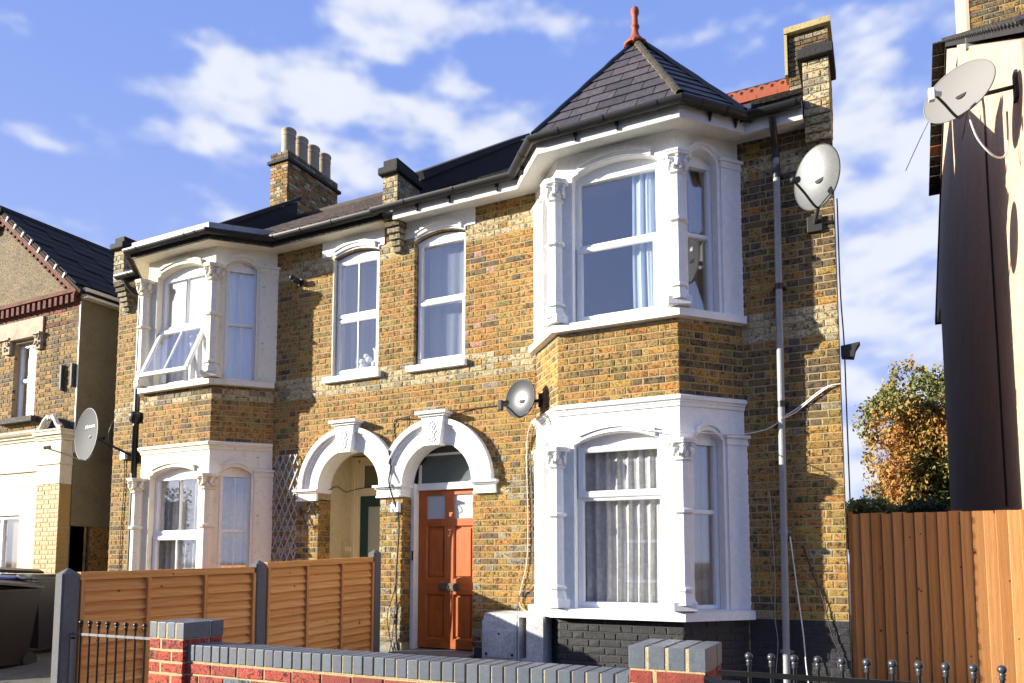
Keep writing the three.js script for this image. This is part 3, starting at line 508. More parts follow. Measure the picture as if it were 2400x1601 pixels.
// ---------------------------------------------------------------- bays: storeys, windows
const sR1 = { paint: M.white, y0: 1.142, ys: 2.815, rise: 0.1, y1: 3.135, yc0: 2.575, yc1: 2.785, yr: 2.09, yp: 2.872, fm: 0.175 };
const sR2 = { paint: M.white, y0: 4.1, ys: 5.7, rise: 0.1, y1: 5.985, yc0: 5.435, yc1: 5.655, yr: 4.968, yp: 5.746, fm: 0.175 };
const sL1 = { ...sR1, paint: M.cream, fm: 0.19 }, sL2 = { ...sR2, paint: M.cream, fm: 0.19 };
function bayWindows(house, b, s, kind) {
  const { f, opens } = bayStorey(house, b, s), z = -0.125, y0 = s.y0, yt = s.ys;
  const T0 = i => f[i].F.clone().multiply(new THREE.Matrix4().makeTranslation(0, 0, z));
  const [a, c] = opens[1], F1 = T0(1), mid = (a + c) / 2;
  if (kind === 'R1') windowPart(house, F1, a, c, y0, yt, { arch: 0.1, fw: 0.06, bars: [[a + 0.06, 2.235, c - 0.06, 2.285]], panes: [[a + 0.055, 1.2, c - 0.055, 2.24]], sashes: [{ r: [a + 0.02, 2.27, c - 0.01, 2.8], w: 0.065 }] });
  if (kind === 'R2') windowPart(house, F1, a, c, y0, yt, { arch: 0.1, fw: 0.055, bars: [[a + 0.055, 4.895, c - 0.055, 4.965]], panes: [[a + 0.05, 4.96, c - 0.05, 5.65]], sashes: [{ r: [a + 0.03, 4.13, c - 0.03, 4.93], w: 0.055 }] });
  if (kind === 'L1') windowPart(house, F1, a, c, y0, yt, { arch: 0.1, fw: 0.06, bars: [[a + 0.06, 1.975, c - 0.06, 2.05], [mid - 0.008, 2.05, mid + 0.008, 2.75]], panes: [[a + 0.055, 2.04, c - 0.055, 2.77]], sashes: [{ r: [a + 0.02, 1.16, c - 0.02, 1.985], w: 0.07, bars: [[mid - 0.008, 1.2, mid + 0.008, 1.95]] }] });
  if (kind === 'L2') {
    const F2 = F1.clone().multiply(new THREE.Matrix4().makeTranslation(0, 4.915, 0.03)).multiply(new THREE.Matrix4().makeRotationX(-R(24)));
    windowPart(house, F1, a, c, y0, yt, { arch: 0.1, fw: 0.06, bars: [[a + 0.06, 4.915, c - 0.06, 4.975], [mid - 0.008, 4.975, mid + 0.008, 5.64]], panes: [[a + 0.055, 4.97, c - 0.055, 5.65]], sashes: [{ F: F2, r: [a + 0.01, -0.815, c - 0.01, -0.005], z: 0, w: 0.07, bars: [[mid - 0.008, -0.76, mid + 0.008, -0.06]] }] });
  }
  const yTr = kind === 'R1' ? 2.1 : kind === 'R2' ? 4.93 : kind === 'L1' ? 2.03 : 4.905, L = kind[0] === 'L';
  for (const i of [0, 2]) { const [p, q] = opens[i], m = (p + q) / 2; windowPart(house, T0(i), p, q, y0, yt, { arch: 0.08, fw: 0.045, bars: [[p + 0.045, yTr - 0.022, q - 0.045, yTr + 0.022], ...(L ? [[m - 0.007, y0 + 0.05, m + 0.007, yTr - 0.022], [m - 0.007, yTr + 0.022, m + 0.007, yt - 0.05]] : [])], panes: [[p + 0.04, y0 + 0.05, q - 0.04, yTr - 0.015], [p + 0.04, yTr + 0.015, q - 0.04, yt - 0.05]], mat: L ? M.white : M.upvc }); }
  return { f, opens };
}
bayWindows(houseR, RB, sR1, 'R1'); bayWindows(houseR, RB, sR2, 'R2'); bayWindows(houseL, LB, sL1, 'L1'); bayWindows(houseL, LB, sL2, 'L2');
bayTrim(houseR, RB, M.white); bayTrim(houseL, LB, M.cream);

// ---------------------------------------------------------------- upper single windows, their heads and sills
function single(house, w, style) {
  const F = frame(0, 0, -0.1), mid = (w.x0 + w.x1) / 2, ys = 5.675;
  new MB().sweep([[w.s, 0], [w.e, 0]], [[-0.12, 3.983], [0.06, 3.983], [0.06, 4.058], [-0.12, 4.074]]).build('window_sill', M.white, house);
  const x0 = style === 'R' ? -5.41 : -6.745, x1 = style === 'R' ? -4.366 : -5.715;
  const lip = segArch(w.x0, w.x1, 5.69, 0.075), head = new MB().prism([[x0, 5.735], [w.x0 - 0.001, 5.735], ...lip, [w.x1 + 0.001, 5.735], [x1, 5.735], [x1, 5.985], [x0, 5.985]], -0.06, 0.012).build('lintel', M.white, house);
  const ar = segArch(w.x0 + 0.03, w.x1 - 0.05, 5.715, 0.07), up = d => ar.map(([x, y]) => [x, y + d]);
  new MB().prism([...up(0.004), ...up(0.05).reverse()], 0, 0.034).prism([...up(0.05), ...up(0.085).reverse()], 0, 0.05).build('hood_mould', M.white, head);
  if (style === 'R') windowPart(house, F, w.x0 + 0.01, w.x1 - 0.002, 4.075, ys, { arch: 0.07, fw: 0.06, bars: [[w.x0 + 0.07, 4.845, w.x1 - 0.06, 4.925]], panes: [[w.x0 + 0.065, 4.92, w.x1 - 0.055, 5.62]], sashes: [{ r: [w.x0 + 0.035, 4.1, w.x1 - 0.02, 4.885], w: 0.05 }] });
  else {
    new MB().box(w.x0 - 0.002, 4.07, -0.12, w.x0 + 0.012, 5.7, 0.004).build('reveal', M.cream, house);
    windowPart(house, F, w.x0 + 0.012, w.x1 - 0.002, 4.075, ys, { arch: 0.07, fw: 0.05, bars: [[w.x0 + 0.06, 4.835, w.x1 - 0.05, 4.875]], panes: [], sashes: [{ r: [w.x0 + 0.04, 4.86, w.x1 - 0.02, 5.64], w: 0.055, bars: [[mid - 0.004, 4.9, mid + 0.012, 5.6]] }, { r: [w.x0 + 0.04, 4.1, w.x1 - 0.02, 4.85], w: 0.055, bars: [[mid - 0.004, 4.14, mid + 0.012, 4.82]] }] });
  }
}
single(houseR, W_R, 'R'); single(houseL, W_L, 'L');

// ---------------------------------------------------------------- arched doorways
function archway(house, c, lim, W, keyTop) {
  const big = [[lim[0], 2], [lim[1], 2], [lim[1], 4], [lim[0], 4]], ring = (m, r0, r1, z0, z1) => { const n = 40; for (let i = 0; i < n; i++) { const a = Math.PI * i / n, b = Math.PI * (i + 1) / n, q = clipPoly([[c + r0 * Math.cos(a), ARC.y + r0 * Math.sin(a)], [c + r1 * Math.cos(a), ARC.y + r1 * Math.sin(a)], [c + r1 * Math.cos(b), ARC.y + r1 * Math.sin(b)], [c + r0 * Math.cos(b), ARC.y + r0 * Math.sin(b)]], big); if (q.length > 2) m.prism(q, z0, z1); } return m; };
  const m = new MB(); ring(m, ARC.r, 0.668, -0.24, 0.034); ring(m, 0.668, 0.69, -0.01, 0.044); ring(m, 0.69, 0.725, -0.01, 0.058); ring(m, 0.725, ARC.R, -0.01, 0.088);
  const a = m.build('door_arch', W, house);
  const k = new MB(), kx = c, T2 = 0.155, B2 = 0.1; k.prism([[kx - B2, 3.02], [kx + B2, 3.02], [kx + T2, keyTop - 0.06], [kx - T2, keyTop - 0.06]], -0.02, 0.125);
  k.box(kx - 0.185, keyTop - 0.06, -0.01, kx + 0.185, keyTop - 0.035, 0.15); k.box(kx - 0.215, keyTop - 0.035, -0.01, kx + 0.215, keyTop, 0.18);
  const key = k.build('keystone', W, a), r = rng(Math.round(-c * 10)), lf = new MB();
  for (let i = 0; i < 15; i++) { const t = i / 15, s = i % 2 ? 1 : -1; lf.geo(new THREE.SphereGeometry(0.022, 8, 6), new THREE.Matrix4().compose(V3(kx + s * (0.02 + 0.035 * r()), 3.07 + t * 0.24, 0.125), new THREE.Quaternion().setFromEuler(new THREE.Euler(0, 0, -s * 0.7)), V3(0.45, 1.25, 0.5))); }
  lf.cyl([kx, 3.05, 0.126], [kx, 3.32, 0.126], 0.006); lf.build('carved_leaf', W, key);
  return a;
}
archway(houseR, ARC.cR, [-5.552, 0], M.white, 3.435); archway(houseL, ARC.cL, [-9, -5.554], M.white, 3.435);
function impost(house, x0, x1, z0, W, left) {
  const m = new MB(); m.box(x0 + 0.035, 2.42, z0, x1 - 0.035, 2.525, 0.03); m.box(x0 + 0.02, 2.525, z0, x1 - 0.02, 2.545, 0.055); m.box(x0, 2.545, z0, x1, 2.572, 0.085); m.box(x0 + 0.028, 2.418, z0, x1 - 0.028, 2.44, 0.042); return m.build('impost', W, house);
}
impost(houseR, -4.392, -4.035, -0.2, M.white); impost(houseR, -5.8, -5.358, -0.26, M.white); impost(houseL, -7.118, -6.712, -0.24, M.white);
new MB().box(-5.752, 0.3, -0.02, -5.37, 0.62, 0.02).build('pier_base', mat([0.5, 0.46, 0.36], { map: T.coarse }), houseR);

// right doorway: frame, fanlight, six panel door
{
  const z = -0.3, fr = new MB(); fr.box(-5.384, 0.5, z - 0.05, -5.338, 2.6, z + 0.12); fr.box(-5.338, 2.515, z - 0.05, -4.39, 2.6, z + 0.06); fr.box(-4.43, 0.5, z - 0.05, -4.388, 2.515, z + 0.06); fr.box(-5.338, 2.6, z - 0.05, -5.305, 2.85, z + 0.02);
  fr.build('door_frame', M.white, houseR);
  const fl = new MB().prism([...arc(ARC.cR, 2.6, 0.49, 0, 180, 24)], z - 0.012, z - 0.002).build('fanlight', M.frosted, houseR);
  new MB().box(-5.3, 2.955, z - 0.03, -4.45, 2.985, z + 0.015).build('bar', M.white, fl);
  const DW = mat([0.56, 0.15, 0.017], { map: T.doorwood, roughness: 0.5 }), DH = DW.clone(); DH.map = T.doorwoodH;
  const X0 = -5.335, X1 = -4.432, mx = (X0 + X1) / 2, st = 0.115, mu = 0.062, zd = z - 0.01;
  const d = new MB().box(X0, 0.545, zd - 0.025, X0 + st, 2.51, zd + 0.022).box(X1 - st, 0.545, zd - 0.025, X1, 2.51, zd + 0.022).box(mx - mu, 0.63, zd - 0.025, mx + mu, 2.45, zd + 0.022).build('door', DW, houseR);
  const rails = [[0.545, 0.66], [1.21, 1.4], [2.06, 2.15], [2.45, 2.51]];
  for (const [a, b] of rails) new MB().box(X0 + st, a, zd - 0.024, X1 - st, b, zd + 0.021).build('rail', DH, d);
  for (const [a, b] of [[X0 + st, mx - mu], [mx + mu, X1 - st]]) {
    for (const [y0, y1] of [[0.66, 1.21], [1.4, 2.06]]) { const m = new MB(), e = 0.035; m.box(a, y0, zd - 0.02, b, y1, zd - 0.004); m.quad([a, y0, zd + 0.018], [b, y0, zd + 0.018], [b - 0.018, y0 + 0.018, zd - 0.003], [a + 0.018, y0 + 0.018, zd - 0.003]); m.quad([b, y1, zd + 0.018], [a, y1, zd + 0.018], [a + 0.018, y1 - 0.018, zd - 0.003], [b - 0.018, y1 - 0.018, zd - 0.003]); m.quad([a, y1, zd + 0.018], [a, y0, zd + 0.018], [a + 0.018, y0 + 0.018, zd - 0.003], [a + 0.018, y1 - 0.018, zd - 0.003]); m.quad([b, y0, zd + 0.018], [b, y1, zd + 0.018], [b - 0.018, y1 - 0.018, zd - 0.003], [b - 0.018, y0 + 0.018, zd - 0.003]); m.box(a + e, y0 + e, zd - 0.004, b - e, y1 - e, zd + 0.008); m.build('panel', DW, d); }
    new MB().box(a, 2.15, zd - 0.008, b, 2.45, zd + 0.002).build('glass', M.doorGlass, d);
  }
  const lp = new MB().rbox([mx, 1.3, zd + 0.028], [0.29, 0.095, 0.014], 0.005).build('letter_plate', mat([0.1, 0.09, 0.08], { metalness: 0.4, roughness: 0.5 }), d);
  new MB().box(mx - 0.115, 1.275, zd + 0.034, mx + 0.115, 1.325, zd + 0.04).build('letter_flap', mat([0.14, 0.1, 0.06], { metalness: 0.4, roughness: 0.5 }), d);
  new MB().box(-5.42, 0.38, -0.42, -4.36, 0.53, 0.22).build('doorstep', mat([0.3, 0.28, 0.25], { map: T.coarse, ...bumpy(0.004) }), houseR);
  new MB().box(-5.36, 1.63, -0.179, -5.34, 1.75, -0.168).build('bell_push', M.dark, houseR);
}
// left doorway: an open porch with plastered sides, a fanlight and a green door
{
  const z0 = -0.24, z1 = -0.76, c = ARC.cL, m = new MB(); m.box(c - ARC.r - 0.05, 0.4, z1, c - ARC.r - 0.002, 3.25, z0); m.box(c + ARC.r + 0.002, 0.4, z1, c + ARC.r + 0.05, 3.25, z0);
  m.box(c - ARC.r - 0.05, 3.1, z1, c + ARC.r + 0.05, 3.2, z0 + 0.01); m.prism([[c - ARC.r - 0.04, 2.57], ...arc(c, 2.57, ARC.r, 180, 0, 20), [c + ARC.r + 0.04, 2.57], [c + ARC.r + 0.04, 3.1], [c - ARC.r - 0.04, 3.1]], z0 - 0.03, z0 + 0.004); m.box(c - ARC.r - 0.05, 0.3, z1 - 0.03, c + ARC.r + 0.05, 3.25, z1 - 0.012);
  m.build('porch_lining', M.plaster, houseL);
  const pc = mat([0.62, 0.55, 0.38], { roughness: 0.6 }), fr = new MB(), x0 = -6.73;
  fr.box(x0, 0.5, z1, x0 + 0.05, 3.08, z1 + 0.08); fr.box(x0 + 0.05, 0.5, z1, x0 + 0.085, 3.045, z1 + 0.06); fr.box(x0 + 0.085, 0.5, z1, x0 + 0.12, 3.01, z1 + 0.045); fr.box(x0 + 0.05, 3.045, z1, -5.8, 3.08, z1 + 0.08); fr.box(x0 + 0.12, 2.96, z1, -5.8, 3.045, z1 + 0.05); fr.box(x0 + 0.12, 2.53, z1, -5.8, 2.64, z1 + 0.05);
  fr.box(x0 + 0.12, 2.64, z1, x0 + 0.18, 2.96, z1 + 0.04); fr.build('door_frame', pc, houseL);
  new MB().box(x0 + 0.18, 2.64, z1 + 0.01, -5.8, 2.96, z1 + 0.016).build('fanlight', mat([0.12, 0.12, 0.09], { roughness: 0.15 }), houseL);
  const gd = mat([0.008, 0.045, 0.04], { roughness: 0.35 }), d = new MB().box(x0 + 0.125, 0.52, z1, x0 + 0.25, 2.53, z1 + 0.03).box(x0 + 0.25, 2.38, z1, -5.85, 2.53, z1 + 0.03).box(-5.97, 0.52, z1, -5.85, 2.38, z1 + 0.03).box(x0 + 0.25, 0.52, z1, -5.97, 0.75, z1 + 0.03).build('door', gd, houseL);
  new MB().box(x0 + 0.25, 0.75, z1 + 0.005, -5.97, 2.38, z1 + 0.012).build('glass', mat([0.34, 0.36, 0.3], { roughness: 0.3 }), d);
  new MB().rbox([x0 + 0.185, 1.42, z1 + 0.04], [0.05, 0.11, 0.02], 0.006).build('lock', mat([0.4, 0.38, 0.33], { metalness: 0.9, roughness: 0.35 }), d);
  const mp = new MB(frame(c - ARC.r - 0.001, 0, 0, Math.PI / 2)); mp.box(0.5, 1.7, -0.01, 0.7, 1.9, 0.014); const pan = mp.build('meter_panel', M.plaster, houseL);
  for (const q of [0.55, 0.6, 0.65]) new MB(frame(c - ARC.r - 0.001, 0, 0, Math.PI / 2)).rbox([q, 1.79, 0.022], [0.03, 0.07, 0.016], 0.004).build('switch', pc, pan);
}

// ---------------------------------------------------------------- eaves, gutters, roofs
const eave = b => { const { P } = facesOf(b); return P; };
const off = (path, o) => { const n = path.length, nr = (a, b) => { const dx = b[0] - a[0], dz = b[1] - a[1], l = Math.hypot(dx, dz); return [-dz / l, dx / l]; }; return path.map((q, i) => { const a = i > 0 ? nr(path[i - 1], q) : nr(q, path[i + 1]), b = i < n - 1 ? nr(q, path[i + 1]) : a, k = 1 + a[0] * b[0] + a[1] * b[1]; return [q[0] + (a[0] + b[0]) / k * o, q[1] + (a[1] + b[1]) / k * o]; }); };
const pathR = [[-5.41, 0], ...eave(RB), [-0.58, 0]], pathL = [[-10.62, 0], ...eave(LB), [-5.62, 0]];
const sharpen = p => p;
{
  const so = new MB(); so.sweep(pathR, [[-0.02, 5.95], [0.235, 5.925], [0.235, 5.955], [-0.02, 5.985]]); const sf = so.build('soffit', M.soffit, houseR);
  new MB().sweep(pathR, [[0.236, 5.9], [0.262, 5.9], [0.262, 6.06], [0.236, 6.06]]).build('fascia', M.soffit, houseR);
  const P = off(pathR, 0), js = []; for (const [i, l] of [[0, [0.12, 0.5, 0.92]], [1, [0.2, 0.8]], [2, [0.12, 0.5, 0.93]], [3, [0.12, 0.5, 0.88]], [4, [0.3, 0.9]]]) for (const t of l) { const a = pathR[i], b = pathR[i + 1], e = 0.018 / Math.hypot(b[0] - a[0], b[1] - a[1]); js.push(dirXZ(a, b, t - e, t + e)); }
  gutter(houseR, [[-5.68, 0], ...pathR.slice(1)], 0.33, 6.055, js);
  for (const [i, l] of [[0, [0.2, 0.45, 0.8]], [1, [0.5]], [2, [0.25, 0.6]], [3, [0.3, 0.7]]]) for (const t of l) { const a = pathR[i], b = pathR[i + 1], n = [-(b[1] - a[1]), b[0] - a[0]], L = Math.hypot(...n), x = lerp(a[0], b[0], t), z = lerp(a[1], b[1], t); const br = new MB(frame(x + n[0] / L * 0.262, 5.985, z + n[1] / L * 0.262, Math.atan2(n[0], n[1]))); br.prism([[-0.02, 0.03], [0.02, 0.03], [0, -0.06]], 0, 0.03); br.build('gutter_bracket', M.gutter, houseR); }
  void sf; void P;
}
{
  const darkWood = mat([0.03, 0.028, 0.027], { roughness: 0.7 });
  new MB().sweep(pathL, [[-0.02, 5.95], [0.2, 5.955], [0.2, 5.975], [-0.02, 5.985]]).build('soffit', M.cream, houseL);
  new MB().sweep(pathL, [[0.2, 5.952], [0.222, 5.952], [0.222, 5.968], [0.2, 5.968]]).build('soffit_edge', mat([0.4, 0.39, 0.36], { map: T.lichen }), houseL);
  new MB().sweep(pathL, [[0.16, 5.97], [0.21, 5.97], [0.21, 6.1], [0.16, 6.1]]).build('fascia', darkWood, houseL);
  const js = []; for (const [i, l] of [[0, [0.5]], [1, [0.9]], [2, [0.08, 0.8, 0.95]], [3, [0.5]], [4, [0.1, 0.35, 0.62, 0.95]]]) for (const t of l) { const a = pathL[i], b = pathL[i + 1], e = 0.02 / Math.hypot(b[0] - a[0], b[1] - a[1]); js.push(dirXZ(a, b, t - e, t + e)); }
  gutter(houseL, pathL, 0.28, 6.06, js);
  const P = off(eave(LB), 0.2), fl = new MB(new THREE.Matrix4().makeRotationX(Math.PI / 2)); fl.prism([...P, [P[3][0], -0.4], [P[0][0], -0.4]], -6.16, -6.1); fl.build('flat_roof', M.lead, houseL);
  new MB().sweep(eave(LB), [[0.17, 6.1], [0.225, 6.1], [0.225, 6.185], [0.17, 6.185]]).build('roof_edge', mat([0.42, 0.42, 0.42], { roughness: 0.5, map: T.coarse }), houseL);
}
const SL = (8.65 - 6.07) / 4.0, roofY = z => 6.07 + (0.3 - z) * SL;      // main roof slope
function mainRoof(h, x0, x1) {
  const m = new MB(new THREE.Matrix4().makeRotationY(Math.PI / 2)), pf = [[-0.3, 6.0], [-0.3, 6.06], [3.7, 8.63], [8.2, 5.9], [8.2, 5.8], [3.7, 8.5]]; m.prism(pf, x0, x1); return m.build('roof', M.slateDark, h);
}
const roofR = skewRight(mainRoof(houseR, -5.4, -0.58)), roofL = mainRoof(houseL, -10.66, -5.6);
const slateM = [[0.085, 0.074, 0.074], [0.062, 0.056, 0.056], [0.11, 0.093, 0.092], [0.075, 0.069, 0.068], [0.098, 0.088, 0.084]].map(c => mat(c, { map: T.slate, roughness: 0.62, ...bumpy(0.002) }));
const mossM = [[0.12, 0.115, 0.1], [0.15, 0.14, 0.115], [0.09, 0.088, 0.08]].map(c => mat(c, { map: T.lichen, roughness: 0.9 }));
{
  const z1 = -3.62; slates(roofR, [[-1.05, roofY(0.3), 0.3], [-0.6, roofY(0.3), 0.3], [-0.6, roofY(z1), z1], [-1.6, roofY(z1), z1]], { h: 0.36, w: 0.25, mats: mossM, seed: 3, name: 'slate' });
  slates(roofR, [[-5.35, roofY(0.3), 0.3], [-3.7, roofY(0.3), 0.3], [-3.0, roofY(-1.2), -1.2], [-5.35, roofY(-1.2), -1.2]], { h: 0.3, w: 0.3, mats: mossM, seed: 4, name: 'slate' });
  // crested ridge tiles with pierced roundels
  for (let k = 0; k < 9; k++) {
    const w = 0.3, m = new MB(frame(-0.92 - w * k, 8.68, -3.7)); const out = [[-w, 0.02], [0, 0.02]]; for (let i = 0; i <= 24; i++) { const t = i / 24; out.push([-w * t, 0.15 + 0.03 * Math.abs(Math.sin(t * 2 * Math.PI)) ]); }
    const hole = x => arc(x, 0.125, 0.028, 0, 330, 11); m.prism(out, -0.012, 0.012, [hole(-w * 0.25), hole(-w * 0.75)]); m.prism([[-w + 0.003, 0.03], [-0.003, 0.03], [-0.003, -0.05], [-w + 0.003, -0.05]], -0.06, 0.06); m.build('ridge_tile', M.terracotta, roofR);
  }
  // cut-down chimney stack at the ridge
  const cs = new MB().box(-1.03, 8.0, -4.2, -0.5, 9.38, -3.52).build('chimney_stack', M.mortar, houseR), bw = new Brickwork(51); bw.panel(frame(0, 0, -3.5), 8.3, 9.38, () => [[-1.04, -0.49]], (u, y, r) => mix(r, { soot: 4, dark: 4, grey: 3, olive: 3 })); bw.panel(frame(-0.49, 0, -3.5, Math.PI / 2), 8.3, 9.38, () => [[0, 0.7]], (u, y, r) => mix(r, { soot: 4, dark: 4, grey: 3, olive: 3 })); bw.finish(cs, 40);
  new MB().box(-1.085, 9.38, -4.26, -0.45, 9.47, -3.42).build('capping', mat([0.5, 0.42, 0.2], { map: T.coarse }), cs); new MB().box(-1.085, 8.75, -4.2, -1.045, 9.38, -3.44).build('edge_board', mat([0.5, 0.42, 0.2], { map: T.coarse }), cs);
}
// turret roof over the right bay
{
  const Q = off(pathR, 0.31), A = [-2.4, 7.63, -0.27], E = [-2.4, 7.63, 0.3 - (7.63 - 6.07) / SL], y = 6.085, q = i => [Q[i][0], y, Q[i][1]];
  const core = new MB(), T3 = (a, b, c) => { core.tri(a, b, c); }; T3(q(2), q(3), A); T3(q(3), q(4), A); T3(q(1), q(2), A); T3(q(4), E, A); T3(E, q(1), A); T3(q(1), q(4), q(3)); T3(q(1), q(3), q(2));
  const tr = core.build('turret_roof', M.slateDark, houseR);
  slates(tr, [q(2), q(3), A], { h: 0.205, w: 0.3, off: 0.09, mats: slateM, seed: 12 }); slates(tr, [q(3), q(4), A], { h: 0.205, w: 0.3, mats: slateM, seed: 13 }); slates(tr, [q(1), q(2), A], { h: 0.205, w: 0.3, mats: slateM, seed: 14 });
  const hip = (a, b, r, m, nm) => { const r2 = rng(9), pts = Array.from({ length: 13 }, (_, i) => [lerp(a[0], b[0], i / 12) + (r2() - 0.5) * 0.012, lerp(a[1], b[1], i / 12) + 0.012 + (r2() - 0.5) * 0.012, lerp(a[2], b[2], i / 12)]); new MB().tube(pts, r, 7, 40).build(nm, m, tr); };
  hip(q(3), A, 0.042, mat([0.48, 0.43, 0.34], { map: T.lichen, ...bumpy(0.02) }), 'mortar_hip'); hip(q(2), A, 0.03, M.gutter, 'hip'); hip(q(4), [A[0] + 0.06, A[1], A[2] - 0.05], 0.035, M.gutter, 'hip');
  const fin = new MB().lathe([A[0], A[1] - 0.04, A[2]], [[0, 0], [0.13, -0.03], [0.135, 0], [0.1, 0.045], [0.055, 0.1], [0.04, 0.15], [0.036, 0.2], [0.05, 0.21], [0.05, 0.23], [0.036, 0.24], [0.034, 0.36], [0.046, 0.375], [0.05, 0.41], [0.04, 0.45], [0.03, 0.46], [0, 0.465]], 18).build('finial', M.terracotta, tr, 'keep');
  for (let k = 0; k < 6; k++) { const a = k * Math.PI / 3 + 0.3; new MB().ball([A[0] + 0.1 * Math.cos(a), A[1] - 0.05, A[2] + 0.1 * Math.sin(a)], 0.045, [1, 0.7, 1], 10, 8).build('lobe', M.terracotta, fin); }
}
// interlocking tiles on the left house
{
  const ang = Math.atan(SL), pit = 0.335, wd = 0.3, n = 14, rr = rng(8), mk = s => { const m = new MB(), r = rng(s), N = 8; for (let i = 0; i < N; i++) { const f = t => 0.028 * Math.pow(Math.abs(Math.sin(t * Math.PI * 2)), 0.7) + 0.012, a = i / N, b = (i + 1) / N, x0 = a * wd, x1 = b * wd, l = pit * 1.12; m.quad([x0, 0, f(a)], [x1, 0, f(b)], [x1, l, f(b) - 0.024], [x0, l, f(a) - 0.024]); m.quad([x0, 0, f(a) - 0.02], [x1, 0, f(b) - 0.02], [x1, 0, f(b)], [x0, 0, f(a)]); } return m.geometry([r() * 2, r() * 2]); };
  const gs = [mk(1), mk(2), mk(3)], ms = [[0.15, 0.105, 0.08], [0.12, 0.088, 0.07], [0.175, 0.125, 0.095]].map(c => mat(c, { map: T.coarse, ...bumpy(0.004) }));
  for (let i = 0; i < 16; i++) for (let j = 0; j < n; j++) { const k = new THREE.Mesh(gs[Math.floor(rr() * 3)], ms[Math.floor(rr() * 3)]); k.name = 'roof_tile'; k.castShadow = k.receiveShadow = true; const s = j * pit - 0.02; k.position.set(-5.62 - (i + 1) * wd, 6.06 + s * Math.sin(ang) + 0.004 * rr(), 0.31 - s * Math.cos(ang)); k.rotation.x = -(Math.PI / 2 - ang); roofL.add(k); }
  new MB().cyl([-10.6, 8.68, -3.7], [-5.62, 8.68, -3.7], 0.08, 0.08, 12).build('ridge', mat([0.1, 0.075, 0.06], { map: T.coarse }), roofL);
}
// parapets, piers with corbels
function parapet(h, x0, x1, full) {
  const G = new THREE.Matrix4().makeRotationY(Math.PI / 2), p = new MB(G).prism([[0.25, 6.0], [0.25, 6.55], [0.36, 6.72], [3.62, 8.99], [3.62, 8.2], [0.3, 5.9]], x0 + 0.02, x1 - 0.02).build('parapet', M.soot, h);
  new MB(G).prism([[0.3, 6.79], [3.68, 9.12], [3.68, 9.05], [0.36, 6.71]], x0 - 0.03, x1 + 0.03).build('coping', M.soot, p);
  const pier = new MB().box(x0 + 0.004, 5.99, -0.3, x1 - 0.004, 6.53, 0.208).build('pier', M.mortarPale, h), bw = new Brickwork(Math.round(-x0 * 9) + 60);
  bw.panel(frame(0, 0, 0.217), 6.0, 6.53, () => [[x0, x1]], (u, y, r) => mix(r, { pale: 8, grey: 3 }), { phase: x0 }); bw.panel(frame(x1, 0, 0.217, Math.PI / 2), 6.0, 6.53, () => [[0, 0.5]], (u, y, r) => mix(r, { pale: 8, grey: 3 })); bw.finish(pier, 30);
  new MB().rbox([(x0 + x1) / 2, 6.575, -0.02], [x1 - x0 + 0.09, 0.1, 0.6], 0.025).rbox([(x0 + x1) / 2, 6.67, -0.03], [x1 - x0 - 0.01, 0.12, 0.5], 0.012).build('pier_cap', M.soot, pier);
  for (let k = 0; k < 6; k++) { const t = k / 5, w = lerp(0.11, x1 - x0, Math.min(1, t * 1.15)), y = 5.57 + k * 0.0735; new MB().rbox([(x0 + x1) / 2 + 0.01, y + 0.034, lerp(0.0, 0.07, t)], [w, 0.066, lerp(0.12, 0.28, t)], 0.006).build('corbel', brickMats[PAL[k > 3 ? 'soot' : 'grey'][k % 4]], pier); }
}
parapet(houseR, -5.605, -5.375); parapet(houseL, -10.8, -10.56);
{
  const x0 = -0.575, x1 = -0.335, pier = new MB().box(x0 + 0.004, 5.99, -0.3, x1 - 0.004, 6.55, 0.142).build('pier', M.mortarPale, houseR), bw = new Brickwork(71), tone = (u, y, r) => mix(r, { pale: 7, grey: 3, olive: 1 });
  bw.panel(frame(0, 0, 0.15), 5.98, 6.55, () => [[x0, x1]], tone, { phase: x0 }); bw.panel(frame(x1, 0, 0.15, Math.PI / 2), 5.98, 6.55, () => [[0, 0.45]], tone); bw.finish(pier, 40);
  for (let k = 0; k < 5; k++) new MB().rbox([(x0 + x1) / 2 + 0.002, 5.645 + k * 0.0735, lerp(0.0, 0.02, k / 4)], [x1 - x0, 0.066, lerp(0.06, 0.24, k / 4)], 0.005).build('corbel', brickMats[PAL[k < 2 ? 'dark' : 'pale'][k % 4]], pier);
  new MB().rbox([(x0 + x1) / 2, 6.605, -0.05], [0.335, 0.1, 0.52], 0.012).rbox([(x0 + x1) / 2 - 0.01, 6.69, -0.08], [0.24, 0.07, 0.44], 0.01).build('pier_cap', M.soot, pier);
  const G = new THREE.Matrix4().makeRotationY(Math.PI / 2); skewRight(new MB(G).prism([[0.25, 6.0], [0.25, 6.5], [3.62, 8.97], [3.62, 8.2], [0.3, 5.9]], x0 + 0.02, x1 - 0.012).build('parapet', M.soot, houseR));
  const gf = new MB().box(-0.35, 0.2, -8, -0.338, 6.0, -0.06).build('gable_face', mat([0.37, 0.225, 0.06], { map: T.brick, ...bumpy(0.004, T.brickBump) }), houseR); skewRight(gf);
}
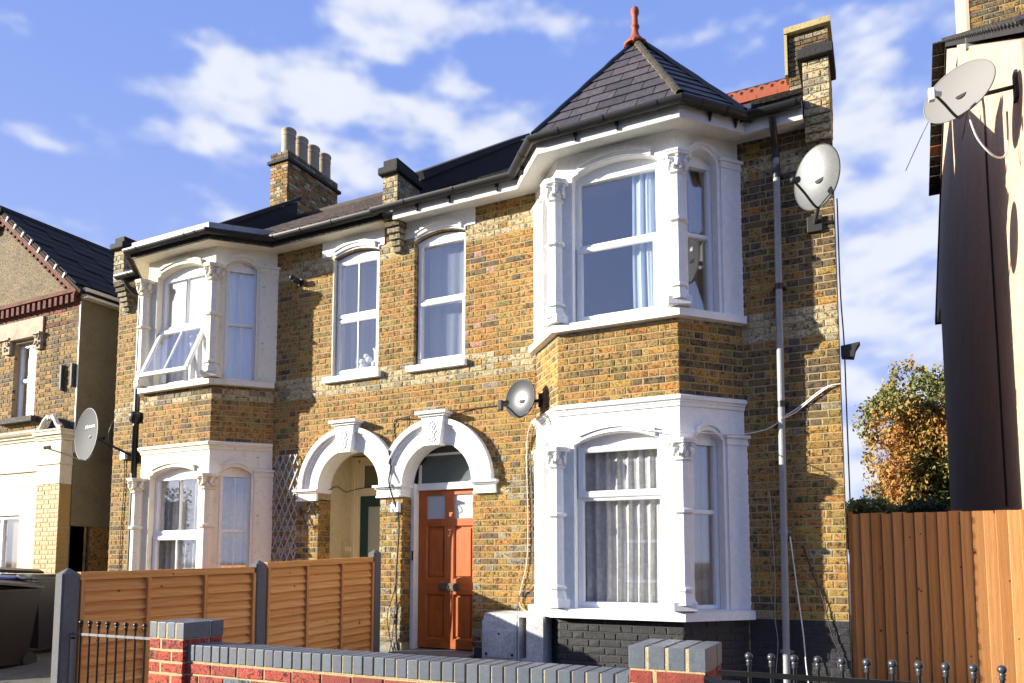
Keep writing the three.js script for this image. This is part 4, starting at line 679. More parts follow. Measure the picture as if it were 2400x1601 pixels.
// chimney of the left house with four pots
{
  const x0 = -11.2, x1 = -10.745, z0 = -5.05, z1 = -3.48, c = new MB().box(x0, 8.0, z0, x1, 10.08, z1).build('chimney', M.mortarPale, houseL), bw = new Brickwork(81);
  const tf = (u, y, r) => y > 9.88 ? mix(r, { grey: 4, dark: 3, soot: 2 }) : mix(r, { yellow: 4, pale: 4, dark: 3, orange: 2, olive: 3 }), ts = tf;
  for (const [y0, y1, o] of [[8.3, 9.86, 0.009], [9.9, 10.1, 0.012]]) { bw.panel(frame(0, 0, z1 + o), y0, y1, () => [[x0 - o, x1 + o]], tf); bw.panel(frame(x1 + o, 0, z1 + o, Math.PI / 2), y0, y1, () => [[0, z1 - z0]], ts); }
  bw.finish(c, 120);
  new MB().box(x0 - 0.06, 9.85, z0 - 0.06, x1 + 0.055, 9.91, z1 + 0.055).build('string_course', M.soot, c);
  for (let k = 0; k < 4; k++) new MB().lathe([-10.96, 10.06, -3.72 - k * 0.37], [[0.15, 0], [0.14, 0.44], [0.15, 0.45], [0.15, 0.47], [0.143, 0.48], [0.143, 0.55], [0.155, 0.56], [0.155, 0.6], [0.14, 0.62], [0.115, 0.62], [0.11, 0.2]], 20).build('chimney_pot', mat([0.5, 0.42, 0.3], { map: T.coarse, roughness: 0.8 }), c, 'keep');
}
// down pipes
{
  const p = new MB(); p.cyl([-0.853, 5.65, 0.085], [-0.9, 0.42, 0.085], 0.033, 0.033, 14); const dp = p.build('downpipe', M.pipe, houseR);
  new MB().cyl([-0.853, 5.97, 0.3], [-0.853, 5.86, 0.24], 0.034, 0.034, 12).tube([[-0.853, 5.98, 0.31], [-0.853, 5.9, 0.26], [-0.853, 5.8, 0.12], [-0.853, 5.72, 0.088], [-0.853, 5.5, 0.086]], 0.034, 10).build('swan_neck', M.gutter, dp);
  for (const y of [5.48, 4.33, 3.15, 1.9, 0.75]) { const x = lerp(-0.853, -0.9, (5.65 - y) / 5.2); new MB().cyl([x, y - 0.03, 0.085], [x, y + 0.03, 0.085], 0.038, 0.038, 12).box(x - 0.06, y - 0.012, 0, x + 0.06, y + 0.012, 0.05).build('collar', y > 3 && y < 5 || y > 5.4 ? M.gutter : M.pipe, dp); }
  const q = new MB(); q.cyl([-10.27, 5.75, 0.1], [-10.28, 0.5, 0.1], 0.045, 0.045, 14); const dl = q.build('downpipe', M.gutter, houseL);
  new MB().tube([[-10.45, 5.98, 0.27], [-10.42, 5.86, 0.2], [-10.34, 5.76, 0.13], [-10.27, 5.72, 0.1], [-10.27, 5.6, 0.1]], 0.034, 10).build('swan_neck', M.gutter, dl);
  new MB().lathe([-10.28, 3.72, 0.1], [[0.04, 0], [0.09, 0.05], [0.105, 0.12], [0.105, 0.18], [0.04, 0.2]], 14).build('hopper_head', M.gutter, dl);
  for (const y of [5.2, 4.6]) new MB().cyl([-10.27, y - 0.03, 0.1], [-10.27, y + 0.03, 0.1], 0.044, 0.044, 12).box(-10.33, y - 0.02, 0, -10.2, y + 0.02, 0.08).build('collar', M.gutter, dl);
}
// ---------------------------------------------------------------- the gabled house on the left
{
  const h = thing('gabled_house', 'brick house with pebbledash gable, dark tiled roof and cream ground floor at left edge', 'house');
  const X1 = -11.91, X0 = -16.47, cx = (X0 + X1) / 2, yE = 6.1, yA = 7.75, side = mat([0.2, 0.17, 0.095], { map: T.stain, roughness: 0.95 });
  const wy = [4.1, 5.45], wx = [-13.68, -13.05];
  const wall = new MB().prism([[X0, 0.2], [X1, 0.2], [X1, 6.0], [X0, 6.0]], -0.25, -0.009, [[[wx[0], wy[0]], [wx[1], wy[0]], [wx[1], wy[1]], [wx[0], wy[1]]]]).build('wall', M.mortar, h), bw = new Brickwork(91);
  bw.panel(frame(0, 0, 0), 3.75, 5.93, (a, b) => { const y = (a + b) / 2, l = []; if (y > 4.05 && y < 5.45) l.push(wx); if (y > 5.2 && y < 5.3) l.push([-14, -12.98]); if (y >= 5.3 && y < 5.56) l.push([-14.1, -12.87]); if (y > 5.55 && y < 5.83) l.push([-14.2, -12.865]); return cut(-14.4, X1, l); }, (u, y, r) => { const k = Math.floor((y - YB) / PITCH); return k === 61 || k >= 64 ? mix(r, { red: 1, crimson: 4 }) : mix(r, { yellow: 4, olive: 6, dark: 5, soot: 2.4 }); });
  bw.finish(wall, 300);
  new MB().box(X1 - 0.25, 0.2, -9, X1, 2.2, -0.01).build('lower_side_wall', mat([0.34, 0.215, 0.06], { map: T.brick, ...bumpy(0.003, T.brickBump) }), h);
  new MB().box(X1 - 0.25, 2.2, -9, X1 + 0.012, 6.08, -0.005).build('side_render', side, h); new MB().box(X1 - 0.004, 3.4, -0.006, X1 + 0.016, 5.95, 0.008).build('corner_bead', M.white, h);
  new MB().box(X0, 0.2, -9, X0 + 0.25, 6.0, -0.25).box(X0, 0.2, -9.2, X1, 6.0, -9).box(X0, 3.3, -9, X1 - 0.25, 3.5, -0.25).box(X0 + 0.25, 3.5, -3.6, X1 - 0.25, 6, -3.5).build('back_walls', M.room, h);
  // gable: rendered triangle, dentil bricks up the slope, string course of red brick dentils below
  new MB().prism([[X0 + 0.06, yE + 0.05], [X1 - 0.06, yE + 0.05], [cx, yA]], -0.2, 0.012).build('gable', mat([0.42, 0.37, 0.25], { map: T.pebble, ...bumpy(0.012) }), h);
  const red = brickMats[PAL.crimson[0]], redB = brickMats[PAL.crimson[2]];
  const sc = new MB().box(X0, yE - 0.01, -0.2, X1 + 0.02, yE + 0.055, 0.11).build('string_course', redB, h); new MB().box(X0, yE - 0.19, -0.05, X1 - 0.004, yE - 0.012, 0.012).build('frieze', redB, sc);
  for (let x = X1 - 0.06; x > -14.6; x -= 0.151) new MB().box(x - 0.075, yE - 0.165, 0.012, x, yE - 0.012, 0.085).build('dentil', red, sc);
  const sl = Math.atan2(yA + 0.12 - yE, X1 - cx), ln = Math.hypot(X1 - cx, yA + 0.12 - yE);
  for (const s of [1, -1]) {
    const F = new THREE.Matrix4().makeTranslation(cx, yA + 0.12, 0).multiply(new THREE.Matrix4().makeScale(s, 1, 1)).multiply(new THREE.Matrix4().makeRotationZ(-sl));
    const ra = new MB(F).box(0, -0.06, -0.1, ln, 0.0, 0.1).box(0, 0.0, -0.1, ln + 0.06, 0.04, 0.14).build('verge_course', redB, h);
    for (let k = 0; k < 19; k++) new MB(F).box(0.1 + k * 0.148, -0.13, -0.1, 0.175 + k * 0.148, -0.06, 0.075).build('dentil', red, ra);
    for (let k = 1; k < 9; k++) new MB(F).box(k * 0.31, 0.03, 0.02, k * 0.31 + 0.03, 0.12, 0.15).build('verge_clip', M.white, ra);
    const rf = new MB(F).box(-0.02, 0.04, -9.2, ln + 0.16, 0.09, 0.13).build('roof', mat([0.02, 0.014, 0.011], { map: T.coarse, roughness: 0.95 }), h);
    if (s > 0) { const tm = [mat([0.02, 0.014, 0.011], { map: T.coarse, roughness: 0.95 }), mat([0.026, 0.019, 0.015], { map: T.coarse, roughness: 0.95 })], g = new MB().box(0, 0, -0.31, 0.33, 0.022, 0).geometry(); for (let a = 0; a < 9; a++) for (let b = 0; b < 24; b++) { const t = new THREE.Mesh(g, tm[(a * 7 + b * 3) % 2]); t.name = 'roof_tile'; t.castShadow = t.receiveShadow = true; const q = V3(0.02 + a * 0.31, 0.092 + ((a * 5 + b * 3) % 4) * 0.004, 0.12 - b * 0.315).applyMatrix4(F); t.position.copy(q); t.rotation.z = -sl + 0.035; rf.add(t); } }
  }
  new MB().cyl([cx, yA + 0.2, 0.16], [cx, yA + 0.2, -9], 0.11, 0.11, 14).build('ridge', mat([0.06, 0.055, 0.05], { map: T.lichen }), h);
  new MB().box(X1 - 0.02, 6.0, -9, X1 + 0.16, 6.1, 0.0).box(X1 + 0.08, 6.04, -9, X1 + 0.16, 6.16, 0.03).build('eaves_board', M.cream, h);
  // first floor window, head and sill
  const bf = mat([0.62, 0.5, 0.36], { map: T.coarse, ...bumpy(0.004) });
  const hd = new MB().box(-14.4, 5.55, -0.02, -12.865, 5.84, 0.03).build('lintel', bf, h); new MB().box(-13.75, 5.5, -0.02, -13.0, 5.56, 0.07).box(-13.82, 5.555, -0.02, -13.05, 5.6, 0.05).build('drip_mould', bf, hd);
  for (const x of [-12.94, -13.82]) { const m = new MB().box(x - 0.13, 5.52, -0.02, x + 0.08, 5.56, 0.09).box(x - 0.1, 5.27, -0.02, x + 0.06, 5.3, 0.05).box(x - 0.11, 5.3, -0.02, x + 0.06, 5.52, 0.05); const r = rng(x * -7); for (let k = 0; k < 9; k++) m.ball([x - 0.09 + 0.13 * r(), 5.33 + 0.16 * r(), 0.055], 0.024, [1, 1.2, 0.8], 8, 6); m.build('carved_corbel', bf, hd); }
  new MB().rbox([-13.4, 4.05, 0.02], [1.0, 0.1, 0.2], 0.012).build('window_sill', M.stone, h);
  windowPart(h, frame(0, 0, -0.12), wx[0], wx[1], wy[0], wy[1], { fw: 0.06, bars: [[wx[0] + 0.06, 4.76, wx[1] - 0.06, 4.82]], panes: [[wx[0] + 0.05, 4.15, wx[1] - 0.05, 4.77], [wx[0] + 0.05, 4.81, wx[1] - 0.05, 5.4]] });
  for (const [x, y0, y1] of [[-12.27, 4.47, 4.9], [-11.99, 4.51, 4.9]]) new MB().rbox([x, (y0 + y1) / 2, 0.03], [0.055, y1 - y0, 0.06], 0.006).build('wall_tie', mat([0.06, 0.058, 0.055], { roughness: 0.7, map: T.fine }), h);
  // ground floor: smooth render, cornice, pilaster in glazed yellow brick
  const rn = mat([0.78, 0.7, 0.52], { map: T.stain, roughness: 0.9 }), gz = 0.12, gwx = [-14.4, -13.075], gwy = [1.28, 2.4];
  const g = new MB().prism([[-16, 0.2], [-12.53, 0.2], [-12.53, 3.72], [-16, 3.72]], -0.1, gz, [[[gwx[0], gwy[0]], [gwx[1], gwy[0]], [gwx[1], gwy[1]], [gwx[0], gwy[1]]]]).build('ground_floor_render', rn, h);
  new MB().box(-16, 3.12, gz, -12.56, 3.15, gz + 0.03).build('render_bead', rn, g);
  windowPart(h, frame(0, 0, 0.05), gwx[0], gwx[1], gwy[0], gwy[1], { fw: 0.06, bars: [[-13.66, 1.34, -13.59, 2.34], [-14.34, 2.02, -13.66, 2.08]], panes: [[-14.35, 1.33, -13.65, 2.03], [-14.35, 2.07, -13.65, 2.35], [-13.6, 1.33, -13.12, 2.35]] });
  const ct = [[-0.05, 3.64], [0.02, 3.64], [0.03, 3.68], [0.06, 3.69], [0.06, 3.72], [0.1, 3.735], [0.13, 3.77], [0.13, 3.8], [-0.05, 3.84]]; new MB().sweep([[-16, gz], [-12.56, gz]], ct).build('cornice', rn, h);
  const px = [-12.53, -11.93], pz = 0.19, pil = new MB().box(px[0] + 0.004, 0.2, -0.3, px[1] - 0.004, 2.88, pz - 0.005).build('pilaster', mat([0.4, 0.3, 0.14]), h), pb = new Brickwork(95), ty = (u, y, r) => pick(r, 'tileyellow');
  pb.panel(frame(0, 0, pz), 0.6, 2.88, () => [px], ty, { rough: 0.3, phase: px[0] }); pb.panel(frame(px[1], 0, pz, Math.PI / 2), 0.6, 2.88, () => [[0.004, 0.42]], ty, { rough: 0.3 }); pb.finish(pil, 160, true);
  const cp = new MB().box(px[0], 2.88, -0.3, px[1], 3.2, pz + 0.01).box(px[0] - 0.015, 3.2, -0.3, px[1] + 0.015, 3.225, pz + 0.03).box(px[0] - 0.005, 3.225, -0.3, px[1] + 0.005, 3.6, pz + 0.012); for (const [y0, y1, o] of [[3.6, 3.64, 0.03], [3.64, 3.68, 0.045], [3.68, 3.74, 0.075], [3.74, 3.77, 0.09]]) cp.box(px[0] - o, y0, -0.3, px[1] + o, y1, pz + o); cp.build('pilaster_head', rn, pil);
  const pm = [[-0.3, 0], [0.3, 0], ...Array.from({ length: 13 }, (_, i) => { const t = i / 12; return [lerp(0.28, -0.28, t), 0.02 + 0.2 * Math.pow(Math.sin(t * Math.PI), 0.8)]; })]; new MB(frame(-12.23, 3.77, 0)).prism(pm, -0.35, 0.14).build('pediment', M.soot, pil);
  for (const s of [-1, 1]) new MB().tube([[-12.23 + s * 0.3, 3.79, 0.2], [-12.23 + s * 0.22, 3.83, 0.21], [-12.23 + s * 0.14, 3.93, 0.21], [-12.23 + s * 0.05, 3.99, 0.2], [-12.23 + s * 0.02, 3.95, 0.2]], 0.04, 8, 20).build('scroll', M.cream, pil);
  new MB().cyl([X1 + 0.03, 0.4, -0.3], [X1 + 0.03, 2.2, -0.3], 0.02, 0.02, 8).build('waste_pipe', M.gutter, h);
  cloth('net_curtain', 'white net curtain in the upstairs window of the gabled house', frame(0, 0, -0.3), wx[0], wx[1], wy[0], wy[1], { mat: whiteCloth, folds: 9, seed: 3 });
  cloth('net_curtain', 'pale net curtain in the ground floor window of the cream render', frame(0, 0, -0.15), gwx[0], gwx[1], gwy[0], gwy[1], { mat: netMat, folds: 8, seed: 4 });
}
// ---------------------------------------------------------------- the rendered gable end on the right
{
  const h = thing('rendered_house', 'peach rendered gable end of the house at the right edge', 'house'), G = new THREE.Matrix4().makeRotationY(Math.PI / 2), X = 1.18;
  const rn = mat([0.56, 0.41, 0.29], { map: T.stain, roughness: 0.95, ...bumpy(0.003) }), bd = [[-0.45, 0.0], [-0.45, 6.02], [5.8, 9.95], [11.0, 7.15], [11.0, 6.9], [9.75, 6.9], [9.75, 0]];
  new MB(G).prism(bd.map(([d, y]) => [d, y]).map(q => q), X, X + 0.3).build('gable_wall', rn, h);
  new MB().box(X + 0.3, 0, 0.2, X + 6, 5.9, 0.45).box(X + 0.3, 0, -9.75, X + 6, 6.9, -9.5).box(X + 5.7, 0, -9.5, X + 6, 6.9, 0.2).build('walls', rn, h);
  const rf = new MB(G).prism([[-0.7, 5.93], [-0.7, 6.02], [5.8, 10.1], [11.35, 7.05], [11.35, 6.95], [5.8, 10.0]], X - 0.02, X + 6.1).build('roof', M.soot, h);
  const tm = [mat([0.12, 0.105, 0.085], { map: T.lichen }), mat([0.09, 0.08, 0.07], { map: T.lichen }), mat([0.3, 0.1, 0.05], { map: T.coarse })];
  const up = Math.atan2(4.08, 6.5), len = Math.hypot(4.08, 6.5), nF = 34;
  for (let k = 0; k < nF; k++) { const s = k / nF * len, z = 0.72 - s * Math.cos(up), y = 6.03 + s * Math.sin(up); new MB(new THREE.Matrix4().makeTranslation(X + 0.02, y, z).multiply(new THREE.Matrix4().makeRotationX(up + 0.14))).box(-0.09, -0.028, -0.24, 0.2, 0.0, 0).build('verge_tile', tm[k % 2], rf); }
  const dn = Math.atan2(3.05, 5.55), l2 = Math.hypot(3.05, 5.55); for (let k = 0; k < 14; k++) { const s = k / 30 * l2, z = -5.8 - s * Math.cos(dn), y = 10.12 - s * Math.sin(dn); new MB(new THREE.Matrix4().makeTranslation(X + 0.02, y, z).multiply(new THREE.Matrix4().makeRotationX(-dn + 0.14))).box(-0.22, -0.03, -0.24, 0.2, 0.0, 0).build('verge_tile', tm[k === 9 ? 2 : k % 2], rf); }
  // chimney on the front slope with a lead apron
  const zc = -3.05, cs = new MB().box(X + 0.004, 7.6, zc - 1.2, X + 0.9, 11.5, zc - 0.008).build('chimney', M.mortarPale, h), bw = new Brickwork(98);
  bw.panel(frame(0, 0, zc), 8.3, 11.5, () => [[X + 0.03, X + 0.9]], (u, y, r) => mix(r, { soot: 3, olive: 4, dark: 5, yellow: 2, orange: 1 })); bw.finish(cs, 90);
  new MB().box(X - 0.008, 7.6, zc - 1.2, X + 0.028, 11.5, zc + 0.006).build('side_render', rn, cs);
  new MB().box(X - 0.03, 8.18, zc - 0.02, X + 0.93, 8.36, zc + 0.03).build('flashing', M.lead, cs);
  new MB().tube([[X + 0.95, 8.4, zc + 0.03], [X + 0.93, 9.6, zc + 0.03], [X + 0.93, 11, zc + 0.03]], 0.025, 8).build('mast', M.upvc, cs);
}
// ---------------------------------------------------------------- houses across the street, mirrored in the ground floor glass
for (let k = 0; k < 6; k++) {
  const x = -26 + k * 5.6, z = 19, h = thing('brick_house', `plain brick terraced house across the street with ${['red', 'blue', 'green', 'black', 'white', 'brown'][k]} front door`, 'house', [x, 0, z]);
  new MB().box(0, 0, 0, 5.58, 6, 8).build('wall', brickMats[PAL.dark[k % 4]], h);
  new MB(new THREE.Matrix4().makeRotationY(Math.PI / 2)).prism([[0.4, 5.9], [-4, 8.6], [-8.4, 5.9], [-8.4, 5.8], [0.4, 5.8]], 0, 5.58).build('roof', M.slateDark, h);
  for (const [a, b, w, t] of [[0.8, 0.9, 1.6, 1.5], [0.8, 3.8, 1.6, 1.5], [3.9, 3.8, 0.9, 1.4]]) { const wn = new MB().box(a, b, -0.04, a + w, b + t, 0.02).build('window', M.upvc, h); new MB().box(a + 0.1, b + 0.1, -0.05, a + w - 0.1, b + t - 0.1, -0.042).build('pane', M.dark, wn); }
  new MB().box(3.9, 0, -0.05, 4.8, 2.2, 0.02).build('door', mat([[0.3, 0.02, 0.02], [0.02, 0.05, 0.3], [0.02, 0.15, 0.05], [0.02, 0.02, 0.02], [0.7, 0.7, 0.7], [0.15, 0.07, 0.03]][k]), h);
}
// ---------------------------------------------------------------- front garden wall, gate, railings
{
  const w = thing('garden_wall', 'low red brick garden wall with blue-grey brick coping and two piers', 'wall'), z = 4.25, zb = 4.03, top = 1.065, P2 = 0.077;
  const mort = mat([0.5, 0.4, 0.2], { map: T.fine, ...bumpy(0.004) }), mortDark = mort;
  const body = new MB().box(-4.13, -0.1, zb, -1.12, 0.955, z - 0.006).box(-4.13, 0.955, zb + 0.006, -1.12, top - 0.004, z - 0.004).build('wall_core', mort, w), bw = new Brickwork(111), F = frame(0, 0, z), rows = [];
  const redRow = (k, a, b, off, FF = F, q = bw) => { let x = a - off; const y = 0.953 - 0.006 - k * P2 - 0.034; while (x < b) { const L = Math.max(a, x), U = Math.min(b, x + 0.215); if (U - L > 0.03) q.one(FF, (L + U) / 2, y, U - L, 0.066, bw.r() < 0.07 ? pick(bw.r, 'blue') : pick(bw.r, 'red'), (bw.r() - 0.5) * 0.003, (bw.r() - 0.5) * 0.004); x += 0.225; } };
  for (let k = 0; k < 7; k++) redRow(k, -4.13, -1.12, (k & 1) * 0.1125);
  bw.finish(body, 200);
  const gc = [0, 1, 2, 3].map(s => new MB().geo(new RoundedBoxGeometry(0.0655, 0.103, 0.222, 2, 0.004)).geometry([s * 0.3, s * 0.2]));
  const cop = (x, y, zc, p, r, ry = 0) => { const k = new THREE.Mesh(gc[Math.floor(r() * 4)], brickMats[pick(r, 'blue')]); k.name = 'coping_brick'; k.castShadow = k.receiveShadow = true; k.position.set(x, y, zc); k.rotation.y = ry + (r() - 0.5) * 0.008; p.add(k); };
  const r = rng(5); for (let x = -4.13 + 0.036; x < -1.13; x += 0.0752) cop(x, top - 0.051, (z + zb) / 2 + (r() - 0.5) * 0.003, body, r);
  for (const [x0, x1] of [[-4.455, -4.13], [-1.12, -0.755]]) {
    const n = 4, wd = x1 - x0, zp0 = z - wd * 1.02 + 0.03, zp = z + 0.03, core = new MB().box(x0 + 0.006, -0.1, zp0 + 0.006, x1 - 0.006, 1.204, zp - 0.0025).build('pier', mortDark, w), q = new Brickwork(113);
    for (let k = -2; k < 9; k++) { const y = 1.1 - 0.036 - (k + 2) * P2, sp = (k & 1) ? [[x0, x0 + wd * 0.64], [x0 + wd * 0.67, x1]] : [[x0, x0 + wd * 0.33], [x0 + wd * 0.36, x1]]; for (const [a, b] of sp) q.one(frame(0, 0, zp), (a + b) / 2, y, b - a - 0.004, 0.066, q.r() < 0.05 ? pick(q.r, 'blue') : pick(q.r, 'red'), 0, 0); for (const [a, b] of sp) q.one(frame(x1, 0, zp, Math.PI / 2), wd - (a + b) / 2 + x0, y, b - a - 0.004, 0.066, pick(q.r, 'red'), 0, 0); }
    q.finish(core, 60);
    const bwid = (wd - 3 * 0.015) / 4; for (let k = 0; k < n; k++) for (const [a, b] of (k & 1) ? [[0, 0.66], [0.69, 1]] : [[0, 0.32], [0.35, 1]]) { const cz0 = zp - a * (zp - zp0), cz1 = zp - b * (zp - zp0), bb = new MB().rbox([x0 + bwid / 2 + k * (bwid + 0.015), 1.155, (cz0 + cz1) / 2], [bwid, 0.106, Math.abs(cz1 - cz0)], 0.004).build('coping_brick', brickMats[pick(q.r, 'blue')], core); }
  }
}
function ballFinial(m, x, y, z) { m.lathe([x, y, z], [[0.008, 0], [0.013, 0.006], [0.009, 0.014], [0.014, 0.022], [0.009, 0.03]], 10); m.ball([x, y + 0.043, z], 0.017, [1, 1, 1], 12, 9); }
{
  const g = thing('iron_gate', 'black iron gate with ball finials beside the concrete fence post', 'gate'), z = 4.1, steel = mat([0.13, 0.14, 0.16], { metalness: 0.2, roughness: 0.6 });
  new MB().box(-5.555, 1.058, z - 0.006, -4.46, 1.076, z + 0.006).build('top_rail', steel, g); new MB().box(-5.555, 0.2, z - 0.006, -4.46, 0.222, z + 0.006).build('bottom_rail', M.iron, g);
  new MB().box(-5.563, 0.12, z - 0.012, -5.54, 1.076, z + 0.012).build('hinge_stile', steel, g);
  for (let k = 0; k < 9; k++) { const x = -5.437 + k * 0.1005, b = new MB().cyl([x, 0.16, z], [x, 1.115, z], 0.0075, 0.0075, 8).build('bar', M.iron, g), f = new MB(); ballFinial(f, x, 1.112, z); f.build('ball_finial', M.iron, b); }
  new MB().cyl([-5.6, 1.035, z], [-5.5, 1.035, z], 0.008).cyl([-5.6, 0.97, z], [-5.6, 1.05, z], 0.012).cyl([-5.64, 1.0, z], [-5.6, 1.0, z], 0.014).build('hinge', M.iron, g);
  new MB().box(-4.62, 0.855, z - 0.02, -4.57, 0.875, z + 0.02).box(-4.575, 0.845, z - 0.012, -4.55, 0.885, z + 0.012).build('latch', steel, g);
}
{
  const g = thing('iron_gate', 'black iron gate with round ball finials right of the right brick pier', 'gate'), z = 4.3;
  new MB().box(-0.7, 1.1, z - 0.008, 0.75, 1.122, z + 0.008).build('top_rail', M.iron, g); new MB().box(-0.7, 0.2, z - 0.008, 0.75, 0.222, z + 0.008).build('bottom_rail', M.iron, g);
  for (let k = 0; k < 14; k++) { const x = -0.563 + k * 0.0942, b = new MB().cyl([x, 0.18, z], [x, 1.152, z], 0.008, 0.008, 8).build('bar', M.iron, g), f = new MB(); ballFinial(f, x, 1.147, z); f.build('ball_finial', mat([0.05, 0.055, 0.062], { roughness: 0.35, metalness: 0.3 }), b); }
  new MB().cyl([-0.76, 1.075, z], [-0.7, 1.075, z], 0.016).cyl([-0.73, 1.07, z + 0.03], [-0.6, 1.07, z + 0.03], 0.014, 0.014, 10).build('latch_bolt', M.iron, g);
}
// ---------------------------------------------------------------- lap fence between the gardens
const woodM = [[0.8, 0.4, 0.125], [0.74, 0.36, 0.115], [0.84, 0.45, 0.16]].map(c => mat(c, { map: T.wood, roughness: 0.85, ...bumpy(0.002) }));
function lapPanel(label, z0, z1, yA, yB) {    // runs along z at x = -5.6, face to the right
  const g = thing('lap_fence', label, 'fence', [0, 0, 0], 0, 'lap fence between the front gardens'), F = frame(-5.6, 0, z0, Math.PI / 2), L = z0 - z1, r = rng(Math.round(z0 * 50)), rise = (yB - yA) / L;
  const top = u => yA + rise * u, sk = new THREE.Matrix4().set(1, 0, 0, 0, rise, 1, 0, 0, 0, 0, 1, 0, 0, 0, 0, 1), FS = F.clone().multiply(sk);
  new MB(FS).box(0, yA - 0.06, -0.018, L, yA, 0.03).build('top_rail', woodM[0], g, [r(), r()]);
  for (let k = 0; k < 16; k++) { const y1 = yA - 0.05 - k * 0.082, m = new MB(FS); m.prism([[0, -0.1], [L, -0.1 + (r() - 0.5) * 0.006], [L, 0], [0, 0]].map(([x, y]) => [x, y1 + y]), -0.004, 0.004); const wv = (r() - 0.5) * 0.004, mm = new MB(FS); const A = y => (y1 - y) / 0.1; mm.quad([0, y1 - 0.1 + wv, 0.032], [L, y1 - 0.1 - wv, 0.032], [L, y1, -0.008], [0, y1, -0.008]); mm.quad([0, y1 - 0.1 + wv, 0.006], [L, y1 - 0.1 - wv, 0.006], [L, y1 - 0.1 - wv, 0.032], [0, y1 - 0.1 + wv, 0.032]); mm.quad([L, y1 - 0.1 - wv, 0.006], [0, y1 - 0.1 + wv, 0.006], [0, y1, -0.012], [L, y1, -0.012]); mm.build('plank', woodM[Math.floor(r() * 3)], g, [r() * 4 + k * 0.37, k * 0.02]); }
  for (const t of [0.008, 0.335, 0.665, 0.992]) new MB(FS).box(L * t - 0.016, yA - 1.36, 0.012, L * t + 0.016, yA - 0.06, 0.05).build('batten', woodM[1], g, [r(), r(), true]);
  return g;
}
lapPanel('orange lap fence panel nearest the street with black iron gate in front', 4.034, 2.248, 1.528, 1.561);
lapPanel('orange lap fence panel nearest the house, ending by the brick porch pier', 2.079, 0.341, 1.605, 1.672);
for (const [z, top, label] of [[4.116, 1.561, 'tall grey concrete fence post at the gate, nearest the street'], [2.166, 1.629, 'grey concrete fence post between the two lap fence panels'], [0.268, 1.764, 'grey concrete fence post against the brick porch pier']]) {
  const m = new MB(), a = 0.052, b = 0.07, x = -5.6, c = 0.014, pl = [[-a, -b + c], [-a + c, -b], [a - c, -b], [a, -b + c], [a, b - c], [a - c, b], [-a + c, b], [-a, b - c]].map(([p, q]) => [x + p, z + q]);
  const Y = [GY(z) - 0.3, top - 0.045]; for (let k = 0; k < 8; k++) { const p = pl[k], q = pl[(k + 1) % 8]; m.quad([p[0], Y[0], p[1]], [q[0], Y[0], q[1]], [q[0], Y[1], q[1]], [p[0], Y[1], p[1]]); m.tri([p[0], Y[1], p[1]], [q[0], Y[1], q[1]], [x, top, z]); }
  tag(m.build('fence_post', M.concrete, scene), label, 'fence post', 'concrete posts of the lap fence');
}
// ---------------------------------------------------------------- tall close-board fence across the side passage
{
  const g = thing('board_fence', 'tall brown close-board timber fence across the side passage', 'fence'), z = -0.635, r = rng(77), ms = [[0.46, 0.25, 0.1], [0.5, 0.28, 0.12], [0.4, 0.21, 0.08], [0.56, 0.33, 0.145], [0.44, 0.235, 0.095]].map(c => mat(c, { map: T.wood, roughness: 0.85, ...bumpy(0.003) }));
  let k = 0; for (let x = -0.33; x < 1.165; x += 0.097, k++) { const y1 = 2.095 + (r() - 0.5) * 0.014, w = 0.122, t = 0.01 + 0.006 * r(), mm = new MB(new THREE.Matrix4().makeRotationX(Math.PI / 2)); mm.prism([[x, z - 0.006], [x + w, z - 0.012], [x + w, z - 0.008], [x + 0.003, z + t], [x, z + t - 0.003]], -y1, -0.2); mm.build('board', ms[Math.floor(r() * 5)], g, [r() * 4, r() * 4, true]); }
  new MB().box(-0.33, 1.75, z - 0.06, 1.17, 1.83, z - 0.008).box(-0.33, 0.6, z - 0.06, 1.17, 0.68, z - 0.008).build('back_rail', ms[0], g); new MB().box(-0.345, 0.3, z - 0.06, -0.305, 2.12, z + 0.03).build('post', ms[2], g, [0, 0, true]);
}
